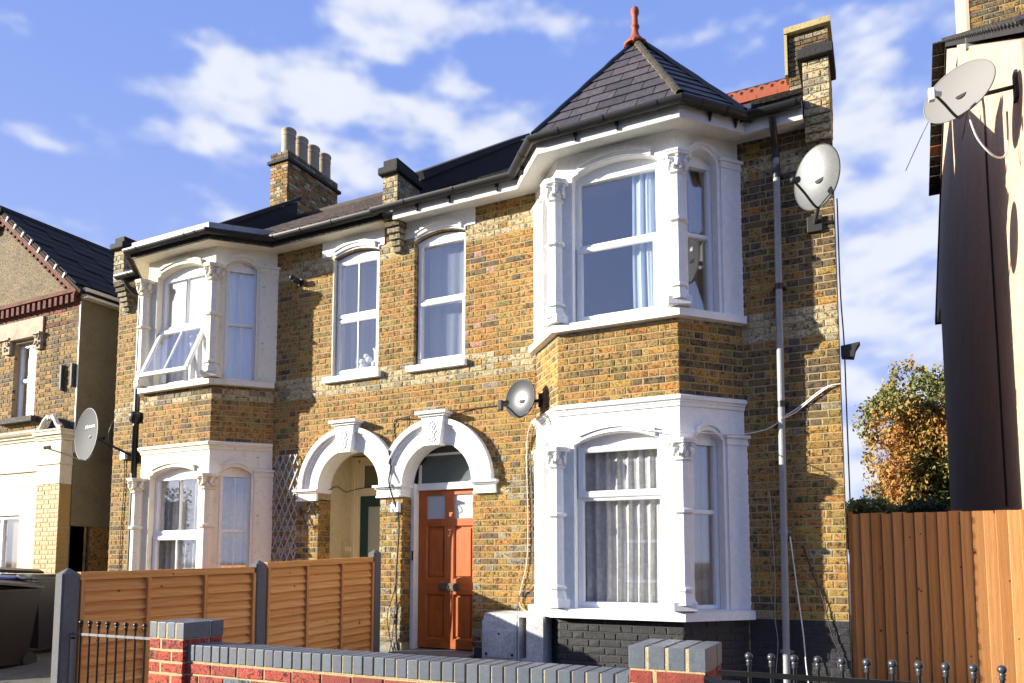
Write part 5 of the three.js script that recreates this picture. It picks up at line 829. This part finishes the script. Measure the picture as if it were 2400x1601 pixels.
// ---------------------------------------------------------------- wheelie bins
function bin(label, x, z, ry, body, lid, y0, o = {}) {
  const g = thing('wheelie_bin', label, 'bin', [x, y0, z], ry), h = 1.0, m = new MB(), ring = (w, d, y, zo = 0) => [[-w, y, -d + zo], [w, y, -d + zo], [w, y, d + zo], [-w, y, d + zo]];
  const R0 = ring(0.22, 0.24, 0.06, 0.02), R1 = ring(0.27, 0.33, h), R2 = ring(0.29, 0.35, h), R3 = ring(0.29, 0.35, h + 0.035); for (const [A, B] of [[R0, R1], [R1, R2], [R2, R3]]) for (let k = 0; k < 4; k++) { const n = (k + 1) % 4; m.quad(A[n], A[k], B[k], B[n]); }
  m.quad(R0[0], R0[1], R0[2], R0[3]); m.build('body', body, g);
  for (const px of [-0.12, 0.06]) new MB().prism([[px, 0.75], [px + 0.03, 0.75], [px + 0.03, 0.98], [px, 0.98]], 0.3, 0.345).build('rib', o.rib || M.dark, g);
  const l = new MB(); l.M = new THREE.Matrix4().makeTranslation(0, h + 0.04, -0.36).multiply(new THREE.Matrix4().makeRotationX(-(o.open || 0.0))); l.prism([[-0.3, 0], [0.3, 0], [0.29, 0.03], [0.2, 0.065], [-0.2, 0.065], [-0.29, 0.03]], 0, 0.74); l.build('lid', lid, g);
  new MB().cyl([-0.22, h + 0.01, -0.4], [0.22, h + 0.01, -0.4], 0.016).build('handle', M.dark, g);
  for (const s of [-1, 1]) { const wl = new MB().cyl([s * 0.23 - 0.025, 0.1, -0.24], [s * 0.23 + 0.025, 0.1, -0.24], 0.1, 0.1, 18).build('wheel', M.dark, g); }
  if (o.mark) new MB().tube(o.mark, 0.012, 6, 20).build('painted_mark', mat([0.55, 0.55, 0.55]), g);
  return g;
}
{
  const brown = mat([0.014, 0.009, 0.007], { roughness: 0.5, map: T.fine }), blk = mat([0.02, 0.02, 0.021], { roughness: 0.4 }), blue = mat([0.02, 0.05, 0.32], { roughness: 0.4 });
  bin('brown wheelie bin with a black lid stuffed slightly open, nearest the street', -10.45, 1.82, R(6), brown, blk, GY(1.8) - 0.02, { open: 0.1 });
  bin('black wheelie bin with white painted mark behind the concrete post', -10.95, 0.85, R(-4), blk, blk, GY(0.8) - 0.01, { mark: [[0.14, 0.78, 0.31], [0.1, 0.74, 0.31], [0.05, 0.66, 0.31], [0.03, 0.5, 0.3], [0.05, 0.36, 0.29]] });
  bin('wheelie bin with a bright blue lid behind the brown bin', -11.45, 1.3, R(14), blk, blue, GY(1.3) + 0.01, { open: 0.05 });
  bin('black wheelie bin behind the blue-lidded bin under the render window', -12.2, 0.75, R(8), blk, blk, GY(0.9) + 0.06, { open: 0.06 });
}
// ---------------------------------------------------------------- meter cabinets by the right bay
{
  const wm = mat([0.72, 0.73, 0.76], { roughness: 0.5, map: T.coarse });
  const g = thing('meter_cabinet', 'white meter cabinet with sloping lid and closed flap left of the bay', 'cabinet'), z = 0.6; new MB(frame(0, 0, 0)).box(-3.925, 0.4, 0.12, -3.515, 0.985, z).prism([[-3.925, 0.985], [-3.515, 0.985], [-3.53, 1.06], [-3.9, 1.065]], 0.12, z - 0.02).build('case', wm, g);
  new MB().rbox([-3.72, 0.745, z + 0.004], [0.36, 0.29, 0.012], 0.004).build('flap', wm, g); for (const x of [-3.87, -3.56]) new MB().rbox([x, 0.635, z + 0.008], [0.03, 0.03, 0.016], 0.003).build('hinge', M.dark, g); new MB().cyl([-3.72, 0.85, z], [-3.72, 0.85, z + 0.014], 0.012).build('lock', M.dark, g);
  const k = thing('meter_cabinet', 'white meter cabinet with missing front showing dark inside, beside the bay base', 'cabinet'), m = new MB(); m.box(-3.5, 0.4, 0.2, -3.485, 1.05, 0.6); m.box(-3.39, 0.4, 0.2, -3.2, 1.05, 0.62); m.box(-3.485, 0.4, 0.18, -3.39, 1.05, 0.2); m.box(-3.485, 1.03, 0.2, -3.39, 1.055, 0.6); m.box(-3.485, 0.4, 0.2, -3.39, 0.6, 0.58); m.build('case', wm, k);
  new MB().box(-3.485, 0.6, 0.24, -3.39, 1.02, 0.26).build('inside', mat([0.12, 0.12, 0.13]), k);
}
// ---------------------------------------------------------------- satellite dishes
function dish(label, c, face, w, hgt, o) {     // face: direction it looks; w, hgt: rim size; o: arm and wall mount
  const g = thing('satellite_dish', label, 'satellite dish', c), q = new THREE.Quaternion().setFromRotationMatrix(new THREE.Matrix4().lookAt(V3(...face), V3(0, 0, 0), V3(0, 1, 0))), D = new THREE.Group(), K = new THREE.Matrix4().makeRotationFromQuaternion(q);
  const bowl = (zo, s, nm, m) => { const P = [], U = [], I = [], N = 12, S = 48; for (let i = 0; i <= N; i++) for (let j = 0; j <= S; j++) { const r = i / N * s, a = j / S * 6.2832, x = Math.cos(a) * r * w / 2, y = Math.sin(a) * r * hgt / 2 * (o.drop && Math.sin(a) < 0 ? 1 : 1), v = V3(x, y, r * r * 0.085 * w - zo).applyMatrix4(K); P.push(v.x, v.y, v.z); U.push(x, y); } for (let i = 0; i < N; i++) for (let j = 0; j < S; j++) { const a = i * (S + 1) + j, b = a + S + 1; I.push(a, b, a + 1, b, b + 1, a + 1); } const G = new THREE.BufferGeometry(); G.setAttribute('position', new THREE.Float32BufferAttribute(P, 3)); G.setAttribute('uv', new THREE.Float32BufferAttribute(U, 2)); G.setIndex(I); G.computeVertexNormals(); const k = new THREE.Mesh(G, m); k.name = nm; k.castShadow = k.receiveShadow = true; g.add(k); return k; };
  const b = bowl(0, 1, 'reflector', o.mat); bowl(0.012, 1, 'back', o.back || M.dark);
  const rim = []; for (let j = 0; j < 40; j++) { const a = j / 40 * 6.2832, v = V3(Math.cos(a) * w / 2, Math.sin(a) * hgt / 2, 0.085 * w - 0.006).applyMatrix4(K); rim.push(v); } new MB().geo(new THREE.TubeGeometry(new THREE.CatmullRomCurve3(rim, true), 80, 0.008, 6, true)).build('rim', o.rim || o.mat, g);
  const L = p => V3(...p).applyMatrix4(K).toArray(), foot = L([0, -hgt / 2 * 0.98, 0.03]), tip = L([0.0, -hgt / 2 * (o.tipY ?? 0.55), o.reach]);
  const arm = new MB().tube([L([0, -hgt / 2 * 0.7, -0.05]), foot, lerp3(foot, tip, 0.6), tip], 0.011, 6, 20).build('arm', o.arm || M.dark, g);
  const lnb = new MB(); lnb.cyl(tip, L([0, -hgt / 2 * (o.tipY ?? 0.55) + 0.02, o.reach - 0.07]), 0.02, 0.03, 12); lnb.ball(tip, 0.026); if (o.box) lnb.rbox(L([0, -hgt / 2 * (o.tipY ?? 0.55) - 0.03, o.reach + 0.03]), [0.05, 0.11, 0.05], 0.008); lnb.build('receiver_head', o.lnb || M.dark, arm);
  const back = L([0, -0.02, -0.06]), mt = o.mount.map((v, i) => v - c[i]); new MB().cyl(L([0, 0, 0]), back, 0.05, 0.04, 10).tube([back, lerp3(back, mt, 0.5), mt], 0.019, 8, 12).build('bracket', o.brk || M.dark, g);
  new MB().rbox(mt, o.plate || [0.14, 0.16, 0.03], 0.006).build('mount_plate', o.brk || M.dark, g);
  return { g, b, K, L };
}
function lerp3(a, b, t) { return [lerp(a[0], b[0], t), lerp(a[1], b[1], t), lerp(a[2], b[2], t)]; }
const dishGrey = mat([0.1, 0.107, 0.11], { roughness: 0.4, map: T.fine }), dishDark = mat([0.04, 0.043, 0.048], { roughness: 0.3 }), dishBlue = mat([0.018, 0.022, 0.028], { roughness: 0.75 });
{
  const a = dish('pale grey satellite dish high on the right corner of the brick house', [-0.44, 5.19, 0.42], [-0.55, 0, 0.8], 0.5, 0.6, { mat: dishGrey, rim: M.dark, reach: 0.36, mount: [-0.52, 4.93, 0.02], tipY: 0.35 });
  new MB().cyl(a.L([0.0, 0.12, 0.004]), a.L([0.0, 0.12, 0.01]), 0.028, 0.028, 16).build('sticker', M.white, a.g);
  dish('shiny dark grey satellite dish left of the right bay above the doorway', [-3.57, 3.41, 0.34], [-0.3, 0.05, 0.93], 0.44, 0.42, { mat: dishDark, rim: M.dark, reach: 0.3, mount: [-3.38, 3.42, 0.16], tipY: 0.5, box: true });
  const c = dish('large dark satellite dish with lettering on the left corner of the pair of houses', [-10.76, 3.53, 0.5], [-0.18, 0.05, 0.98], 0.72, 0.8, { mat: dishBlue, rim: dishGrey, reach: 0.6, mount: [-10.36, 3.22, 0.02], tipY: 0.75, arm: M.pipe, lnb: mat([0.2, 0.18, 0.16]) });
  const tx = canvasTex(256, 64, (q, w, h) => { q.clearRect(0, 0, w, h); q.fillStyle = '#fff'; q.font = 'bold 40px sans-serif'; q.fillText('\u2261E Technomate', 4, 46, 248); });
  const pl = new THREE.Mesh(new THREE.PlaneGeometry(0.4, 0.1), new THREE.MeshStandardMaterial({ map: tx, transparent: true, roughness: 0.5 })); pl.name = 'lettering'; pl.applyMatrix4(new THREE.Matrix4().makeTranslation(...c.L([0.02, 0.13, 0.018])).multiply(c.K)); c.g.add(pl);
  dish('pale satellite dish on the peach gable end, top right', [0.74, 5.75, 0.3], [-0.4, 0.1, 0.6], 0.62, 0.5, { mat: mat([0.17, 0.165, 0.16], { roughness: 0.8 }), back: mat([0.5, 0.5, 0.5]), reach: 0.4, mount: [1.165, 5.78, 0.16], plate: [0.03, 0.26, 0.1], tipY: 0.75, box: true, lnb: mat([0.6, 0.6, 0.58]) });
  dish('dark satellite dish in the shaded gap, seen edge on behind the lettered dish', [-11.15, 3.72, -0.35], [-0.9, 0.25, 0.3], 0.6, 0.66, { mat: dishDark, reach: 0.4, mount: [-10.94, 3.6, -0.5], plate: [0.03, 0.16, 0.12] });
}
// ---------------------------------------------------------------- wall clutter: camera, trellis, bracket, boxes, cables
{
  const g = thing('security_camera', 'small black security camera on the wall beside the cream bay', 'camera'); new MB().cyl([-7.12, 5.46, 0.0], [-7.12, 5.46, 0.03], 0.05, 0.05, 16).build('base', M.dark, g); new MB().cyl([-7.12, 5.46, 0.03], [-7.14, 5.44, 0.09], 0.018).build('neck', M.dark, g); const b = new MB().cyl([-7.12, 5.45, 0.05], [-7.15, 5.48, 0.125], 0.042, 0.038, 16).ball([-7.17, 5.5, 0.13], 0.035).build('body', M.dark, g); new MB().cyl([-7.15, 5.48, 0.125], [-7.153, 5.483, 0.133], 0.028, 0.028, 16).build('lens', mat([0.01, 0.01, 0.012], { roughness: 0.1 }), b);
}
{
  const g = thing('trellis', 'grey expanding diamond trellis on the wall by the left porch', 'trellis'), x0 = -7.47, x1 = -7.07, y1 = 3.03, mt = mat([0.28, 0.3, 0.34], { roughness: 0.5 }), dx = 0.125, dy = 0.225;
  for (const s of [1, -1]) for (let k = -6; k < 13; k++) { // slats rise to right or to left, cut at the sides
    const c = k * 0.15; const ya = 1.35 + c * 1.5, f = x => ya + s * (x - (s > 0 ? x0 : x1)) * 2.05; let a = x0, b = x1; const yTop = 3.04, yBot = 0.55; const xs = y => (s > 0 ? x0 : x1) + (y - ya) / (2.05 * s);
    if (s > 0) { if (f(b) > yTop) b = xs(yTop); if (f(a) < yBot) a = xs(yBot); } else { if (f(a) > yTop) a = xs(yTop); if (f(b) < yBot) b = xs(yBot); } if (b - a < 0.05) continue;
    const A = [a, f(a), s > 0 ? 0.05 : 0.036], B = [b, f(b), s > 0 ? 0.05 : 0.036], an = Math.atan2(B[1] - A[1], B[0] - A[0]); new MB(new THREE.Matrix4().makeTranslation(...A).multiply(new THREE.Matrix4().makeRotationZ(an))).box(-0.02, -0.007, -0.005, Math.hypot(B[0] - A[0], B[1] - A[1]) + 0.02, 0.007, 0.005).build('slat', mt, g);
  }
}
{
  const g = thing('hanging_basket_bracket', 'black scrolled iron hanging bracket on the left porch pier', 'bracket'), z = 0.05, curl = (cx, cy, r, a0, n = 1.2) => Array.from({ length: 14 }, (_, i) => { const t = i / 13, a = a0 + n * 6.28 * t, q = r * (1 - 0.65 * t); return [cx + q * Math.cos(a), cy + q * Math.sin(a), z]; });
  new MB().tube([[-7.0, 2.34, z], [-6.96, 2.25, z], [-6.9, 2.1, z], [-6.86, 2.04, z], [-6.8, 2.07, z], [-6.73, 2.09, z]], 0.008).build('stem', M.iron, g); new MB().tube([[-6.98, 2.29, z], [-6.9, 2.27, z], [-6.84, 2.29, z], [-6.81, 2.38, z], [-6.8, 2.3, z], [-6.73, 2.22, z]], 0.007).build('arm', M.iron, g);
  for (const [x, y, a] of [[-7.0, 2.3, 0], [-6.85, 2.37, 3], [-6.97, 2.24, 2], [-6.85, 2.1, 1], [-6.8, 2.1, 4], [-6.78, 2.37, 0]]) new MB().tube(curl(x, y, 0.03, a), 0.006, 6, 30).build('scroll', M.iron, g);
}
function cable(label, pts, r, c, cat = 'cable') { return tag(new MB().tube(pts, r, 5, pts.length * 6).build('cable', mat(c, { roughness: 0.6 }), scene), label, cat); }
const wc = [0.7, 0.69, 0.66], kc = [0.02, 0.02, 0.02];
{
  const jb = thing('junction_box', 'small white junction box with tangled wires on the pier between the doors', 'junction box'); new MB().rbox([-5.46, 2.29, 0.045], [0.12, 0.13, 0.06], 0.008).build('case', M.upvc, jb); new MB().cyl([-5.44, 2.2, 0.03], [-5.44, 2.24, 0.03], 0.01).build('gland', M.dark, jb);
  const r = rng(66), lp = (n, cx, cy, s) => Array.from({ length: n }, (_, i) => [cx + (r() - 0.5) * s, cy - i * 0.05 + (r() - 0.5) * s * 0.6, 0.04 + r() * 0.04]);
  cable('black cable running down the pier between the two front doors', [[-5.535, 3.0, 0.1], [-5.54, 2.8, 0.05], [-5.53, 2.62, 0.1], [-5.5, 2.5, 0.1], [-5.43, 2.25, 0.06], [-5.42, 2.1, 0.03], [-5.435, 1.7, 0.03], [-5.45, 1.35, 0.035], [-5.43, 1.0, 0.03], [-5.44, 0.7, 0.03], [-5.41, 0.5, 0.03]], 0.012, kc);
  cable('thin black cable looping loose off the pier between the doors', [[-5.43, 1.4, 0.04], [-5.48, 1.2, 0.05], [-5.56, 0.95, 0.05], [-5.53, 0.7, 0.04], [-5.47, 0.5, 0.04]], 0.006, kc);
  cable('thin cable hanging straight inside the loop on the porch pier', [[-5.42, 1.5, 0.04], [-5.43, 1.2, 0.05], [-5.46, 0.9, 0.05], [-5.5, 0.62, 0.04], [-5.54, 0.48, 0.04]], 0.006, kc);
  cable('coil of thin wire hanging round the white junction box', [...Array.from({ length: 22 }, (_, i) => { const a = i * 0.6, q = 0.06 + 0.015 * Math.sin(i * 1.7); return [-5.53 + q * Math.cos(a) * 0.9, 2.27 + q * 1.3 * Math.sin(a), 0.06 + 0.001 * i]; })], 0.004, [0.12, 0.11, 0.1]);
  cable('tangled thin wires over the stone impost between the arches', [[-5.7, 2.64, 0.1], [-5.6, 2.6, 0.11], [-5.55, 2.5, 0.12], [-5.5, 2.56, 0.11], [-5.44, 2.48, 0.11], [-5.52, 2.42, 0.1], [-5.5, 2.33, 0.09]], 0.005, kc);
  cable('black cable from the arch valley up and along the wall to the dish', [[-5.53, 3.0, 0.09], [-5.527, 3.2, 0.012], [-5.527, 3.37, 0.012], [-5.51, 3.4, 0.012], [-5.45, 3.408, 0.012], [-5.0, 3.425, 0.15], [-4.7, 3.43, 0.06], [-4.4, 3.438, 0.012], [-4.05, 3.447, 0.012], [-3.8, 3.45, 0.03], [-3.45, 3.44, 0.1]], 0.007, kc);
  cable('short cable dropping from the wall cable to the right arch', [[-5.32, 3.413, 0.012], [-5.325, 3.3, 0.012], [-5.33, 3.2, 0.03]], 0.006, kc);
  cable('black wire sagging across the inside of the left porch', [[-6.72, 2.58, -0.2], [-6.72, 2.64, -0.35], [-6.72, 2.58, -0.55], [-6.7, 2.62, -0.68], [-6.2, 2.66, -0.68], [-5.75, 2.64, -0.6]], 0.006, [0.06, 0.05, 0.04]);
  cable('white cable running down the wall left of the white bay', [[-3.5, 3.2, 0.2], [-3.62, 3.12, 0.06], [-3.66, 3.0, 0.02], [-3.655, 2.0, 0.016], [-3.67, 1.6, 0.016], [-3.76, 1.2, 0.02], [-3.74, 1.1, 0.03], [-3.66, 1.06, 0.05]], 0.006, [0.5, 0.48, 0.42]);
  cable('dark cable down the corner between brick wall and white bay', [[-3.44, 3.25, 0.14], [-3.6, 3.05, 0.02], [-3.6, 2.2, 0.014], [-3.595, 1.5, 0.014], [-3.61, 1.35, 0.02], [-3.75, 1.24, 0.03], [-3.77, 1.16, 0.03]], 0.007, [0.08, 0.07, 0.06]);
  cable('white cable crossing the painted frieze of the bay to the downpipe', [[-3.1, 3.24, 0.64], [-2.7, 3.08, 0.6], [-2.2, 2.93, 0.61], [-1.9, 2.87, 0.65], [-1.72, 2.84, 0.72], [-1.5, 2.86, 0.4], [-1.22, 2.885, 0.06], [-1.0, 2.93, 0.03], [-0.9, 2.985, 0.05]], 0.006, wc);
  cable('bundle of white cables from the downpipe up to the house corner', [[-0.88, 2.99, 0.12], [-0.75, 3.07, 0.03], [-0.55, 3.22, 0.02], [-0.42, 3.3, 0.02], [-0.34, 3.31, 0.01]], 0.007, wc);
  cable('second white cable above the bundle at the house corner', [[-0.88, 3.0, 0.12], [-0.7, 3.13, 0.02], [-0.5, 3.275, 0.02], [-0.42, 3.305, 0.02], [-0.335, 3.305, 0.0]], 0.005, wc);
  cable('white cable hanging from the downpipe to the ground', [[-0.83, 1.85, 0.1], [-0.8, 1.5, 0.06], [-0.77, 1.2, 0.06], [-0.74, 0.9, 0.07], [-0.72, 0.6, 0.1], [-0.7, 0.42, 0.1]], 0.006, wc);
  cable('black cable slanting from the wall to the foot of the house corner', [[-0.72, 1.75, 0.014], [-0.66, 1.55, 0.02], [-0.56, 1.25, 0.02], [-0.5, 0.95, 0.03], [-0.42, 0.7, 0.03], [-0.36, 0.45, 0.03]], 0.007, kc);
  cable('thin white cable on the wall between bay and downpipe', [[-1.02, 2.3, 0.01], [-1.0, 1.9, 0.01], [-0.99, 1.4, 0.01], [-1.0, 1.05, 0.012], [-0.98, 0.85, 0.012], [-1.01, 0.5, 0.012]], 0.004, [0.4, 0.4, 0.4]);
  cable('black cable drooping down the peach gable behind the dish', [[1.165, 7.9, -3.0], [1.165, 6.8, -1.9], [1.165, 5.9, -1.9], [1.165, 4.5, -1.85], [1.165, 2.2, -1.8]], 0.011, kc);
  cable('white cable looping under the dish on the peach gable', [[0.78, 5.52, 0.35], [0.85, 5.3, 0.3], [0.98, 5.16, 0.2], [1.07, 5.2, 0.1], [1.1, 5.35, 0.05], [1.1, 5.6, 0.1]], 0.009, [0.6, 0.58, 0.54]);
  cable('overhead wire end hanging off the roof verge of the peach house', [[1.05, 8.9, -5.2], [0.75, 8.4, -5.4], [0.5, 7.95, -5.6]], 0.006, [0.05, 0.06, 0.12]);
  const sb = thing('junction_box', 'small white junction box beside the black downpipe of the cream bay house', 'junction box'); new MB().rbox([-10.62, 3.27, 0.03], [0.12, 0.13, 0.05], 0.008).build('case', M.upvc, sb);
  cable('thin cables down the brick strip beside the black downpipe', [[-10.62, 3.2, 0.014], [-10.6, 2.9, 0.014], [-10.63, 2.2, 0.014], [-10.64, 1.5, 0.014], [-10.65, 0.9, 0.014]], 0.007, kc);
  cable('black pipe hugging the right gable edge of the brick house', [[-0.315, 5.2, -0.1], [-0.315, 4.2, -0.1], [-0.3, 3.75, -0.08], [-0.3, 3.2, -0.1], [-0.3, 2.6, -0.1], [-0.3, 2.2, -0.1]], 0.007, kc, 'pipe');
  const fl = thing('floodlight', 'small dark lamp bracket projecting from the right gable edge', 'lamp'); new MB().prism([[-0.33, 3.6], [-0.22, 3.58], [-0.2, 3.66], [-0.16, 3.72], [-0.33, 3.7]], -0.2, -0.06).build('housing', M.dark, fl);
}
// ---------------------------------------------------------------- curtains and things behind the glass
const sheer = mat([0.3, 0.33, 0.38], { side: THREE.DoubleSide, roughness: 1, transmission: 0.4, thickness: 0 });
{
  const f = facesOf(RB).f, g = facesOf(LB).f, back = (q, d) => q.F.clone().multiply(new THREE.Matrix4().makeTranslation(0, 0, d));
  cloth('lace_curtain', 'floral lace curtain in the ground floor front window of the white bay', back(f[1], -0.2), 0.1, f[1].L - 0.1, 1.15, 2.8, { mat: netMat, folds: 9, amp: 0.025, seed: 31, nx: 120 });
  cloth('curtain', 'tan curtain in the ground floor side window of the white bay', back(f[2], -0.22), 0.28, f[2].L - 0.2, 1.15, 2.8, { mat: tanCloth, folds: 11, seed: 8 });
  cloth('curtain', 'white curtain edge in the ground floor side window of the white bay', back(f[2], -0.2), 0.08, 0.3, 1.15, 2.8, { mat: whiteCloth, folds: 9, seed: 9 });
  cloth('lace_curtain', 'lace curtain in the hidden left side window of the white bay', back(f[0], -0.2), 0.2, f[0].L - 0.1, 1.15, 2.8, { mat: netMat, folds: 9, seed: 10 });
  cloth('curtain', 'pale blue curtain pulled aside in the upstairs window of the white bay', back(f[1], -0.2), 0.78, f[1].L - 0.12, 4.12, 5.75, { mat: blueCloth, folds: 10, amp: 0.03, seed: 14, tie: (s, t) => s });
  cloth('curtain', 'narrow tan curtain in the upstairs side window of the white bay', back(f[2], -0.24), 0.32, f[2].L - 0.22, 4.12, 5.75, { mat: tanCloth, folds: 10, seed: 15 });
  cloth('net_curtain', 'white net curtain in the small upstairs window above the orange door', frame(0, 0, -0.22), W_R.x0 + 0.1, W_R.x1, 4.08, 5.7, { mat: sheer, folds: 4, amp: 0.012, seed: 16 });
  cloth('net_curtain', 'pale net half curtain in the small upstairs window above the left porch', frame(0, 0, -0.4), W_L.x0, W_L.x0 + 0.42, 4.08, 5.7, { mat: sheer, folds: 6, amp: 0.015, seed: 17 });
  cloth('net_curtain', 'long net curtain behind the open tilted window of the cream bay', back(g[1], -0.24), 0.08, g[1].L - 0.08, 4.12, 5.75, { mat: whiteCloth, folds: 8, amp: 0.025, seed: 18 });
  cloth('net_curtain', 'net curtain in the upstairs side window of the cream bay', back(g[2], -0.2), 0.08, g[2].L - 0.1, 4.12, 5.75, { mat: whiteCloth, folds: 8, amp: 0.02, seed: 19 });
  cloth('net_curtain', 'grey lace net curtain in the ground floor front window of the cream bay', back(g[1], -0.2), 0.08, g[1].L - 0.08, 1.15, 2.8, { mat: greyNet, folds: 7, amp: 0.03, seed: 20 });
  cloth('net_curtain', 'grey speckled net curtain in the ground floor side window of the cream bay', back(g[2], -0.22), 0.05, g[2].L - 0.08, 1.45, 2.8, { mat: greyNet, folds: 8, amp: 0.025, seed: 22 });
  const v = thing('vase_of_flowers', 'white flowers and leaves behind the lower pane above the left porch', 'flowers'), r = rng(12); const lf = new MB(), fl = new MB(); for (let k = 0; k < 14; k++) { fl.ball([-6.3 + 0.28 * r(), 4.2 + 0.16 * r(), -0.24 + 0.05 * r()], 0.035 + 0.02 * r(), [1, 0.9, 0.8], 8, 6); if (k < 8) lf.ball([-6.4 + 0.14 * r(), 4.14 + 0.1 * r(), -0.22], 0.03, [0.6, 1.3, 0.4], 8, 6); } fl.build('blossom', mat([0.75, 0.74, 0.72]), v); lf.build('leaf', mat([0.2, 0.4, 0.08]), v);
  tag(new MB().lathe([-5.98, 4.26, -0.24], [[0, 0], [0.05, 0], [0.055, 0.16], [0.07, 0.18], [0.065, 0.19], [0.045, 0.17], [0, 0.02]], 16).build('white_pot', mat([0.75, 0.76, 0.76], { roughness: 0.4 }), scene, 'keep'), 'white pot behind the lower right pane above the left porch', 'pot');
}
// ---------------------------------------------------------------- trees beyond the fence
function tree(name, label, base, spread, height, crownBase, n, cols, seed, size = 0.06) {
  const t = thing(name, label, 'tree', base), r = rng(seed), tr = new MB(); tr.cyl([0, 0, 0], [0, crownBase + 0.3 * height, 0], 0.22, 0.12, 10); for (let k = 0; k < 9; k++) { const a = r() * 6.28, l = spread * (0.5 + 0.4 * r()), y = crownBase * 0.8 + r() * height * 0.35; tr.tube([[0, y, 0], [Math.cos(a) * l * 0.5, y + 0.5 * l, Math.sin(a) * l * 0.5], [Math.cos(a) * l, y + 1.1 * l, Math.sin(a) * l]], 0.05, 6, 12); } tr.build('trunk', mat([0.08, 0.06, 0.045], { map: T.coarse }), t);
  const sets = cols.map(() => []); const q = new THREE.Quaternion(), e = new THREE.Euler(), k1 = 2.2 / spread;
  for (let i = 0; i < n;) {
    const u = r() * 2 - 1, a = r() * 6.28, k = Math.sqrt(1 - u * u), d = Math.pow(r(), 0.42), lob = 0.42 + 1.05 * fbm3(Math.cos(a) * k * 2.6 + seed, u * 2.6, Math.sin(a) * k * 2.6, 5) + 0.07 * (r() - 0.3);
    const p = V3(Math.cos(a) * k * d * lob * spread, crownBase + height * (0.5 + 0.5 * u * d * lob), Math.sin(a) * k * d * lob * spread);
    const den = fbm3(p.x * k1 * 1.5 + 5, p.y * k1 * 1.5, p.z * k1 * 1.5 + seed, 4); if (r() > sstep(0.44, 0.6, den) + 0.05) { i += 0.3; continue; } i++;
    const s = size * (0.7 + 0.8 * r()); e.set(r() * 6.28, r() * 6.28, r() * 6.28); q.setFromEuler(e); const A = V3(-s * 0.5, 0, 0).applyQuaternion(q).add(p), B = V3(0, s * 0.9, 0.2 * s).applyQuaternion(q).add(p), C = V3(s * 0.5, 0, 0).applyQuaternion(q).add(p), D = V3(0, -s * 0.7, 0.15 * s).applyQuaternion(q).add(p);
    const hue = fbm3(p.x * k1 * 0.7 + 11, p.y * k1 * 0.7, p.z * k1 * 0.7, 3); sets[Math.floor(clamp((hue - 0.3) / 0.4 + (r() - 0.5) * 0.6, 0, 0.999) * cols.length)].push(A, B, C, A, C, D);
  }
  const pos = [], col = []; sets.forEach((l, i) => { for (const v of l) { pos.push(v.x, v.y, v.z); col.push(...cols[i]); } }); const g = new THREE.BufferGeometry(); g.setAttribute('position', new THREE.Float32BufferAttribute(pos, 3)); g.setAttribute('color', new THREE.Float32BufferAttribute(col, 3)); g.computeVertexNormals();
  const m = new THREE.Mesh(g, new THREE.MeshPhysicalMaterial({ vertexColors: true, side: THREE.DoubleSide, roughness: 0.9, transmission: 0.25, thickness: 0 })); m.name = 'crown'; m.castShadow = m.receiveShadow = true; t.add(m);
}
tree('autumn_tree', 'round autumn tree with golden brown leaves beyond the board fence', [1.45, -0.3, -19], 2.2, 5.7, 2.5, 70000, [[0.13, 0.15, 0.03], [0.2, 0.19, 0.035], [0.27, 0.2, 0.035], [0.36, 0.21, 0.03], [0.36, 0.16, 0.025]], 3, 0.075);
tree('green_bush', 'low yellow-green shrub at the left of the autumn tree above the fence', [-0.35, 0.2, -16], 1.0, 1.9, 1.45, 26000, [[0.16, 0.17, 0.03], [0.22, 0.21, 0.04], [0.3, 0.25, 0.05]], 5, 0.05);
tree('evergreen_bush', 'dark evergreen shrub beneath the autumn tree by the rendered gable', [0.95, 0.2, -14.5], 0.7, 1.5, 1.6, 22000, [[0.03, 0.05, 0.015], [0.045, 0.065, 0.02], [0.07, 0.085, 0.025]], 6, 0.05);

{  // clipped hedge added out of view only to keep the bins in shade
  const t = thing('shade_hedge', 'added unseen hedge along the pavement left of the view', 'shade_hedge'), r = rng(9), pos = [];
  for (let i = 0; i < 14000; i++) { const p = [-19 + 5.6 * r(), 0.1 + 3.1 * r(), 4.05 + 0.6 * r()], s = 0.05, a = r() * 6.28, b = r() * 6.28, A = V3(Math.cos(a), Math.sin(b), Math.sin(a)).multiplyScalar(s), B = V3(Math.sin(b), Math.cos(a), Math.cos(b)).multiplyScalar(s); pos.push(p[0] - A.x, p[1] - A.y, p[2] - A.z, p[0] + B.x, p[1] + B.y, p[2] + B.z, p[0] + A.x, p[1] + A.y, p[2] + A.z); }
  const g = new THREE.BufferGeometry(); g.setAttribute('position', new THREE.Float32BufferAttribute(pos, 3)); g.computeVertexNormals(); const m = new THREE.Mesh(g, mat([0.05, 0.09, 0.02], { side: THREE.DoubleSide })); m.name = 'foliage'; t.add(m);
  new MB().box(-19, 0, 4.25, -13.4, 2.9, 4.45).build('stems', mat([0.06, 0.05, 0.03]), t);
}
scene.traverse(o => { if (o.isMesh) { o.castShadow = true; o.receiveShadow = true; } });
renderer.render(scene, camera);
